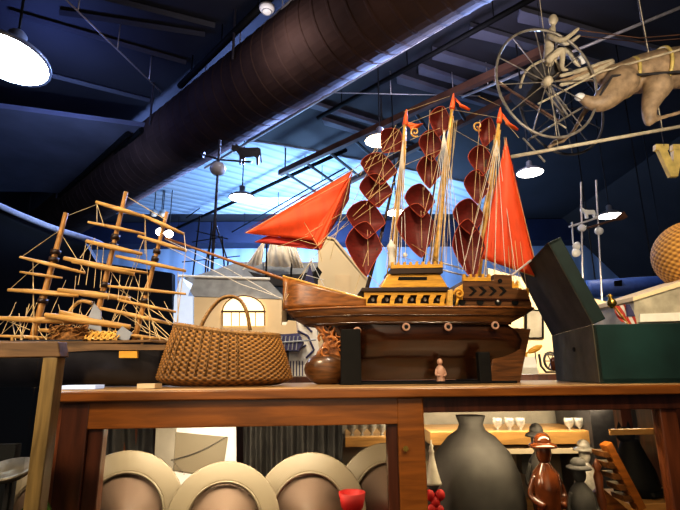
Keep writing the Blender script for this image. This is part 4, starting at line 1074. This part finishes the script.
# mid-ship gallery: pierced yellow railing
def slab(name, pts, o0, thick, m_, par=jk, bevel=0): return obj(name, MB().prism([PJ(x, y, o0) for x, y in pts], N * thick), m_, par, bevel=bevel)
for o0 in (-.072, .066):
    m = MB()
    def bx(x0, x1, y0, y1): m.prism([PJ(x, y, o0) for x, y in ((x0, y1), (x1, y1), (x1, y0), (x0, y0))], N * .006)
    bx(364, 447, 292, 295); bx(364, 447, 303.5, 307)
    for i, x in enumerate((364, 378, 391, 404, 417, 430, 441)):
        m.prism([PJ(a, b, o0) for a, b in ((x - 1, 304), (x - 1, 299), (x + 1, 294), (x + 7, 294), (x + 6, 297), (x + 4, 299), (x + 3, 304))], N * .006)
    obj('pierced_railing', m, 'yellow', jk, bevel=.0008)
slab('inner_cabin', ((366, 307), (366, 292), (447, 292), (447, 307)), -.05, .10, 'darkline')
m = MB()
for x in (372, 386, 399, 411, 424, 437): m.ell(PJ(x + 1, 299.5, -.056), .005, .004, .006, 8)
obj('railing_light', m, 'globe', jk, True)
slab('gallery_roof', ((360, 291.5), (362, 287.5), (449, 287), (449, 291)), -.078, .156, 'darkline', bevel=.001)
slab('gallery_roof', ((352, 306), (352, 300), (364, 299), (364, 306)), -.06, .12, 'hull')
slab('deckhouse', ((380, 287.5), (388, 274), (440, 274), (448, 287)), -.055, .11, 'yellow', bevel=.002)
slab('slot_window', ((398, 280), (399, 276.8), (427, 276.8), (427, 280)), -.0565, .01, 'black', bevel=.0004)
slab('upper_beam', ((391, 274), (391, 268), (443, 267), (443, 273)), -.062, .124, 'darkline', bevel=.001)
def battlement(x0, x1, y, h, n, o0, thick, m_='yellow', slope=0):
    m = MB()
    m.prism([PJ(a, b, o0) for a, b in ((x0, y), (x0, y - h * .55), (x1, y - h * .55 - slope), (x1, y - slope))], N * thick)
    wd_ = (x1 - x0) / (2 * n - 1)
    for i in range(n):
        xa = x0 + 2 * i * wd_; sl = slope * (xa - x0) / (x1 - x0)
        m.prism([PJ(a, b, o0) for a, b in ((xa, y - h * .5 - sl), (xa + wd_ * .15, y - h - sl), (xa + wd_ * .85, y - h - sl), (xa + wd_, y - h * .5 - sl))], N * thick)
    return obj('battlement', m, m_, jk, bevel=.0006)
battlement(391, 443, 268.5, 6.5, 9, -.064, .012, slope=1)
battlement(391, 443, 268.5, 6.5, 9, .050, .012, slope=1)
slab('end_post', ((447, 309), (448, 290), (453, 289), (453, 309)), -.086, .015, 'gold', bevel=.002)
m = MB(); m.tube(swirl(459, 294, 5.5, 1.3, 3, -.082), .0032, 8)
m.tube([PJ(456, 306, -.082), PJ(458, 299, -.082)], .0035, 8)
obj('scroll', m, 'yellow', jk, True)
# aft castle
ac = slab('aft_castle', ((460, 309), (462, 292), (463, 280), (494, 280), (494, 274), (512, 275), (513, 288), (527, 290), (532, 304), (531, 308)), -.070, .14, 'wale', bevel=.002)
m = MB()
for i in range(4):
    x = 469 + i * 10
    m.prism([PJ(a, b, -.0722) for a, b in ((x, 286.5), (x + 3, 286.5), (x + 8, 291), (x + 3, 295.5), (x, 295.5), (x + 4.5, 291))], N * .003)
obj('chevrons', m, 'black', ac)
for x, y, r_ in ((462, 302, .0095), (480, 302, .0095), (498, 302, .0095), (515, 302, .0095), (500, 281, .006)):
    obj('porthole', MB().lathe([(r_, 0), (r_, .002)], PJ(x, y, -.0705), -N, 16), 'black', ac)
obj('lamp_lens', MB().ell(PJ(498, 301, -.073), .004, .002, .004, 8), 'globe', ac, True)
battlement(463, 491, 281, 7, 5, -.072, .012); battlement(463, 491, 281, 7, 5, .058, .012)
battlement(512, 519, 288, 7, 2, -.070, .012); battlement(519, 529, 295, 7, 2, -.066, .012)
slab('moulding', ((458, 300), (458, 297.5), (529, 299), (530, 301)), -.0735, .147, 'hull')
slab('corner_block', ((456, 300), (456, 288), (463, 284), (463, 300)), -.074, .02, 'yellow', bevel=.002)

# masts
def mast(a, b, r, r2, mm, nm='mast', o_=0.0):
    a_, b_ = PJ(*a, o_), PJ(*b, o_); return obj(nm, MB().tube([a_.lerp(b_, i / 6) for i in range(7)], [lerp(r, r2, i / 6) for i in range(7)], 10), mm, jk, True)
def finial(x, y, dx, o_=0.0):
    p = PJ(x, y, o_); q = PJ(x + dx, y - 17, o_); f = obj('finial', MB().tube([p, p.lerp(q, .1), p.lerp(q, .5), p.lerp(q, .85), q], [.006, .0095, .007, .0035, .001], 10), 'flag', jk, True)
    return f
mm_ = [((391, 292), (405, 124), 2), ((435, 266), (452, 108), 2), ((478, 276), (499, 122), 2)]
for i, (a, b, _) in enumerate(mm_):
    mast(a, b, .0088, .0052, 'gold')
    for dx in (-4.5, 4.5):
        mast((a[0] + dx * 1.3, a[1]), (b[0] + dx * .3, b[1] + 8), .0022, .0018, 'gold', 'mast_batten')
    finial(b[0], b[1] + 2, 1.5)
mast((366, 292), (382, 232), .006, .005, 'darkline', 'spar'); mast((382, 232), (401, 150), .005, .003, 'darkline', 'spar', .01)
mast((423, 268), (443, 130), .004, .003, 'darkline', 'spar', .01); mast((469, 280), (489, 140), .004, .003, 'darkline', 'spar', .01)
def flagtri(p, m_='flag'):
    a, b, c = [PJ(x, y) for x, y in p]
    def f(u, v): q = a.lerp(b, u).lerp(c.lerp(b.lerp(c, .5), u) if False else c, v); return q + N * (.006 * math.sin(u * 6 + v * 2))
    obj('pennant', MB().grid(f, 8, 8), m_, jk, True, solid=.0008)
flagtri(((406, 121), (411, 132), (423, 124))); flagtri(((455, 97), (459, 107), (470, 110))); flagtri(((502, 112), (505, 125), (518, 130)))
obj('tassel', MB().tube(swirl(415, 132, 5, 1.3, 1, -.01), .003, 7), 'yellow', jk, True)
obj('tassel', MB().tube(swirl(478, 126, 5, 1.3, 1, -.01), .003, 7), 'yellow', jk, True)

# leaf sails
def leaf(cx, cy, w, h, tilt=.0, point=0.0, depth=.026, mm='sail', oo=-.006):
    o_ = oo
    K, J = 12, 40
    def out(a):
        c, s = math.cos(a), math.sin(a); e = 2.0 if c < 0 else 1.35
        if point: e = 1.7 if c < 0 else 1.3
        h_ = h
        r = (abs(c) ** e + abs(s) ** e) ** (-1 / e)
        x, y = c * r * w * .55, -s * r * h * .56
        t_ = max(0, -s * r)
        if s < 0: x = x * (1 - point * t_ ** 1.1) + point * (.42 if point > .39 else .3) * w * t_ ** 1.6; y *= (1 + (.45 if point > .39 else .12) * point)
        if not point: x = x * (1.15 if c < 0 else .62) + .10 * w
        xr = x * math.cos(tilt) - y * math.sin(tilt); yr = x * math.sin(tilt) + y * math.cos(tilt)
        return xr, yr
    def f(u, v):
        a = 2 * math.pi * v; x, y = out(a)
        p = PJ(cx + x * u, cy + y * u, o_)
        return p + N * (depth * (1 - u * u)) + N * (.0006 * x * u * 1.2) 
    s = obj('sail', MB().grid(f, K, J, wrap=True), mm, jk, True)
    obj('sail_piping', MB().tube([f(1, k_ / J) for k_ in range(J)], .0011, 6, closed=True), 'sailrim', s, True)
    m = MB()
    for a, b in (((.2, .98), (.25, -.9)),):
        m.tube([PJ(cx + a[0] * w / 2, cy - a[1] * h / 2, -.012), PJ(cx + b[0] * w / 2, cy - b[1] * h / 2, -.012)], .0008, 4)
    obj('bridle', m, 'rope', s)
for (cx, cy, w, h, ti, pt) in ((391, 141, 22, 26, .75, 0), (379, 168, 32, 28, .15, 0), (376, 190, 29, 30, .05, 0), (366, 219, 34, 34, .15, .1), (364, 246, 32, 44, .12, .45)):
    leaf(cx, cy, w * 1.08, h * (1.0 if pt > .2 else .98), ti, pt if pt > .2 else .38, oo=-.004 - .00016 * (cy - 110))
for (cx, cy, w, h, ti, pt) in ((440, 121, 20, 28, .25, 0), (431, 145, 22, 28, .1, 0), (429, 171, 22, 30, .1, 0), (420, 200, 27, 30, .05, 0), (417, 228, 36, 44, .05, .4)):
    leaf(cx, cy, w * 1.08, h * (1.0 if pt > .2 else .98), ti, pt if pt > .2 else .38, oo=-.004 - .00016 * (cy - 110))
for (cx, cy, w, h, ti, pt) in ((487, 132, 17, 27, .3, 0), (481, 160, 24, 27, .1, 0), (477, 186, 24, 30, .1, 0), (469, 216, 29, 32, .05, 0), (469, 247, 30, 50, -.02, .4)):
    leaf(cx, cy, w * 1.08, h * (1.0 if pt > .2 else .98), ti, pt if pt > .2 else .38, oo=-.004 - .00016 * (cy - 110))
# jibs
def trisail(a, b, c, name, mm, bow_=.012, o_=0.0, o2=None, rim=True):
    A1, B1, C1 = PJ(*a, o_), PJ(*b, o2 if o2 is not None else o_), PJ(*c, o_)
    def f(u, v):
        p = A1.lerp(B1, u).lerp(A1.lerp(C1, u), v)
        return p + N * (-bow_ * math.sin(math.pi * u) * math.sin(math.pi * v) + .0022 * math.sin(v * 14 + u * 3) * u)
    s = obj(name, MB().grid(f, 24, 16), mm, jk, True, solid=.001)
    if rim: obj('sail_piping', MB().tube([A1, B1, C1], .0013, 6, closed=True), 'sailrim', s)
trisail((245, 233), (352, 171), (317, 241), 'jib', 'jib', .02)
trisail((353, 172), (320, 250), (311, 238), 'jib', 'jib', .008, -.012)
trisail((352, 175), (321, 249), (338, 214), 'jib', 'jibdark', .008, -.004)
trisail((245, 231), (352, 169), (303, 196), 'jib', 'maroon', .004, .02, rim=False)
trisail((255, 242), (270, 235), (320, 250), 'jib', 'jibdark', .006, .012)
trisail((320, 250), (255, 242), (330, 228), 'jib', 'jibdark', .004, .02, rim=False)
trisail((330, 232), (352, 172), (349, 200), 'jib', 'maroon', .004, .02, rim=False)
trisail((506, 137), (538, 277), (480, 258), 'spanker', 'jib', .018, -.008)
mast((478, 256), (548, 281), .0035, .0025, 'gold', 'boom')
# bowsprit
mast((352, 303), (165, 238), .0062, .0032, 'bow', 'bowsprit')
# rigging
m = MB(); W = MB()
R1 = [((405, 124), (352, 171)), ((403, 140), (246, 233)), ((400, 160), (318, 245)), ((398, 170), (322, 248)), ((400, 150), (300, 205)), ((320, 246), (300, 240)), ((300, 215), (318, 246)), ((398, 180), (305, 235)), ((396, 190), (312, 250)),
      ((320, 250), (290, 290)), ((308, 236), (277, 247)), ((318, 240), (322, 262)), ((352, 171), (330, 260)), ((407, 124), (452, 106)), ((454, 110), (500, 118)), ((410, 140), (440, 128)), ((405, 165), (440, 150)), ((455, 130), (490, 150)),
      ((287, 281), (283, 303)), ((297, 281), (285, 300)), ((297, 281), (290, 300)), ((406, 150), (398, 268)), ((402, 150), (394, 268)), ((396, 240), (393, 268)), ((397, 235), (440, 262)), ((392, 255), (420, 262)),
      ((450, 120), (428, 262)), ((453, 120), (438, 262)), ((455, 120), (446, 262)), ((446, 130), (424, 215)), ((448, 150), (432, 262)), ((457, 120), (441, 262)),
      ((500, 130), (478, 272)), ((497, 130), (470, 240)), ((494, 135), (486, 272)), ((504, 137), (520, 288)), ((506, 137), (527, 292)), ((500, 140), (494, 274)), ((503, 150), (510, 276)), ((506, 160), (514, 284)), ((505, 140), (540, 280)),
      ((486, 258), (525, 295)), ((495, 262), (528, 298)), ((510, 270), (530, 298)), ((519, 272), (529, 292)), ((368, 250), (352, 300)), ((376, 235), (395, 265)), ((362, 268), (386, 292)),
      ((380, 140), (360, 175)), ((382, 140), (350, 210)), ((396, 125), (378, 160)), ((400, 128), (366, 205)), ((430, 110), (424, 190)), ((480, 120), (474, 200)), ((500, 106), (478, 96)), ((519, 138), (502, 118)), ((404, 112), (450, 96))]
for a, b in R1: m.tube([PJ(*a, -.012), PJ(*b, -.018)], .0009, 4)
for n_, (top_, ends) in enumerate((((444, 130), [(424 + i * 7, 266 + i * .8) for i in range(7)]), ((497, 140), [(462 + i * 11, 272 + i * 2) for i in range(6)]), ((403, 140), [(386 + i * 5, 268) for i in range(5)]))):
    hub = PJ(*top_, -.01)
    W = MB()
    for e_ in ends: W.tube([hub, PJ(*e_, -.04)], .0009, 4)
    obj('shroud', W, 'ropew', jk)
obj('stay_beam', MB().tube([PJ(443, 263, 0), PJ(494, 278, 0)], .0026, 6), 'ropew', jk); obj('stay_beam', MB().tube([PJ(443, 270, 0), PJ(470, 277, 0)], .0026, 6), 'ropew', jk)
obj('bobstay', MB().tube([PJ(287, 300), PJ(240, 284), PJ(160, 243)], .0012, 4), 'ropew', jk); obj('bobstay', MB().tube([PJ(290, 304), PJ(230, 270), PJ(165, 239)], .0010, 4), 'ropew', jk)
obj('rigging', m, 'rope', jk)
obj('block', MB().ell(PJ(405, 255, -.02), .0075, .004, .0075, 10), 'ropew', jk, True)
obj('lantern_post', MB().lathe([(.009, 0), (.011, .01), (.009, .05), (.013, .055), (.013, .065), (.006, .075), (.001, .085)], PJ(392, 268, -.03), (0, 0, 1), 14), 'ropew', jk, True)
# stand
st = thing('ship_stand', 'black two-upright cradle holding the red-sailed ship', 'stand', Vector((PJ(430, 384).x, PJ(430, 384).y, T)))
obj('base_rail', abox(MB(), alng(341, 384, SO - .09), alng(516, 384, SO - .09), SO - .10, SO - .085, T, T + .0065), 'black', st, bevel=.001)
obj('base_rail', abox(MB(), alng(341, 384, SO - .09), alng(516, 384, SO - .09), SO + .085, SO + .10, T, T + .0065), 'black', st, bevel=.001)
for x0, x1, yt in ((341, 361, 329), (478, 490, 352)):
    for o0 in (SO - .105, SO + .082):
        z1 = pc(x0, yt, o0).z; obj('upright', abox(MB(), alng(x0, 360, SO - .1), alng(x1, 360, SO - .1), o0, o0 + .022, T, z1), 'black', st, bevel=.002)
    obj('cross_piece', abox(MB(), alng(x0, 360, SO - .1), alng(x1, 360, SO - .1), SO - .09, SO + .09, T, T + .009), 'black', st)
t = thing('figurine', 'tiny gilt seated figure under the ship hull by the stand', 'figurine', Vector((pc(441, 384, .2).x, pc(441, 384, .2).y, T)))
fb = t.location
m = MB().lathe([(.010, 0), (.011, .008), (.009, .018), (.012, .03), (.010, .042), (.004, .048)], fb, (0, 0, 1), 14); m.ell(fb + Vector((0, 0, .056)), .0075, .0075, .009, 12)
for sg in (-1, 1): m.tube(smoothpts([fb + A * sg * .010 + Vector((0, 0, .038)), fb + A * sg * .013 + Vector((0, 0, .024)) - N * .004, fb + A * sg * .004 - N * .011 + Vector((0, 0, .02))]), .003, 6)
obj('body', m, 'ring', t, True)

# ================================================================== LIGHTS
def area(name, loc, target, size, power, col, sx=None):
    l = bpy.data.lights.new(name, 'AREA'); l.energy = power; l.color = col; l.size = size
    if sx: l.shape = 'RECTANGLE'; l.size_y = sx
    o = bpy.data.objects.new(name, l); COL.objects.link(o); o.location = loc
    o.rotation_euler = (Vector(target) - Vector(loc)).to_track_quat('-Z', 'Y').to_euler(); return o
def spot(name, loc, target, power, col, size, blend=.6, soft=.05):
    l = bpy.data.lights.new(name, 'SPOT'); l.energy = power; l.color = col; l.spot_size = math.radians(size); l.spot_blend = blend; l.shadow_soft_size = soft
    o = bpy.data.objects.new(name, l); COL.objects.link(o); o.location = loc
    o.rotation_euler = (Vector(target) - Vector(loc)).to_track_quat('-Z', 'Y').to_euler(); return o
def point(name, loc, power, col, soft=.1):
    l = bpy.data.lights.new(name, 'POINT'); l.energy = power; l.color = col; l.shadow_soft_size = soft
    o = bpy.data.objects.new(name, l); COL.objects.link(o); o.location = loc; return o
# warm track spots on the counter display
spot('display_spot', (1.0, -.3, 2.9), PJ(430, 290), 120, (1, .78, .50), 44, .8, .08)
spot('display_spot', (-.7, -.2, 2.8), PJ(150, 300), 95, (1, .78, .50), 50, .8, .08)
spot('display_spot', (.25, .2, 3.2), PJ(380, 240), 45, (1, .86, .70), 60, .8, .1)
area('front_fill', (0, -1.0, 1.7), (0, 1.3, 1.1), 1.6, 6, (1, .78, .55))
# background display lights
spot('back_display_spot', (-.2, 2.0, 3.0), (-.45, 3.0, 1.4), 75, (1, .86, .66), 80, .8)
spot('back_display_spot', (1.45, 2.3, 2.05), (1.30, 3.45, 1.35), 110, (1, .82, .55), 90, .8)
# blue uplights into the ribbed ceiling bay
bc = pz(300, 180, CZ)
area('blue_uplight', (bc.x, bc.y - .3, 2.9), (bc.x, bc.y + .3, CZ), .8, 105, (.36, .62, 1.0))
area('blue_uplight', (pz(420, 196, CZ).x, pz(420, 196, CZ).y - .4, 2.9), pz(420, 192, CZ), .8, 45, (.36, .62, 1.0))
area('wall_wash', (-1.2, 8.6, 3.2), (-1.2, 11, 2.6), 1.6, 280, (.42, .62, 1.0), 4)
# blue light grazing the duct
for tt, pw in ((-.6, 160), (.9, 220), (2.4, 260), (4.2, 320)):
    spot('duct_grazer', p0 + dn * 1.35 + dd * tt + Vector((0, 0, -.22)), p0 + dd * tt + dn * .35 - Vector((0, 0, .3)), pw * 1.6, (.30, .45, 1.0), 95, .5)
point('ceiling_glow', pz(40, 90, 3.9), 22, (.22, .33, 1.0), .2)
point('ceiling_glow', pz(455, 85, 3.7), 40, (.62, .6, .85), .2)  # unseen point light added to lift the right-hand ceiling
spot('sculpture_spot', (1.2, .4, 1.9), PS(600, 80), 140, (1, .88, .72), 60, .8)
spot('duct_warm', (.2, 1.6, 2.6), p0 + dd * 1.6, 7, (1, .55, .40), 100, .9)
spot('soffit_light', pz(40, 170, 3.0), pz(70, 150, 4.1), 45, (.45, .62, 1), 120, .8)
# inside the case
area('case_light', cp(alng(225), .06, zt0 - .04), cp(alng(225), .30, SH), .5, 2.2, (1, .82, .60), .03)
area('case_light', cp(alng(560), .08, zt0 - .05), cp(alng(560), .30, SH), .5, 1.5, (1, .78, .52), .03)
area('rear_case_light', Vector((.65, 2.1, 1.12)), Vector((.65, 2.4, .8)), .9, 3.5, (1, .84, .62), .05)
area('left_fill', (-1.3, .1, 1.8), PJ(560, 330), .5, 9, (1, .84, .66))
point('ceiling_glow', pz(262, 45, 3.7), 9, (.8, .75, .8), .2)
spot('basket_fill_spot', (1.0, .5, 2.2), pc(676, 270, .6), 85, (1, .80, .50), 40, .8)  # unseen spot added to brighten the wicker basket and its surroundings
spot('card_fill', cp(alng(215), .12, zt0 - .03), pc(200, 450, .36), 3, (1, .88, .72), 50)  # unseen spot added to brighten the white card
point('red_glow', cp(alng(350), .07, SH + .03), .25, (1, .05, .04), .03)

w = bpy.data.worlds.new('w'); SC.world = w; w.use_nodes = True
w.node_tree.nodes['Background'].inputs[0].default_value = (.32, .33, .42, 1); w.node_tree.nodes['Background'].inputs[1].default_value = .09

cam = bpy.data.cameras.new('camera'); co = bpy.data.objects.new('camera', cam); COL.objects.link(co)
cam.sensor_width = 36; cam.lens = F_PX / 680 * 36; cam.clip_start = .02
rot = Matrix((Rt, Up, -Fw)).transposed()
co.matrix_world = Matrix.Translation(CAM) @ rot.to_4x4()
SC.camera = co
SC.view_settings.view_transform = 'Standard'; SC.view_settings.look = 'Medium High Contrast'; SC.view_settings.exposure = .35; SC.view_settings.gamma = 1.0
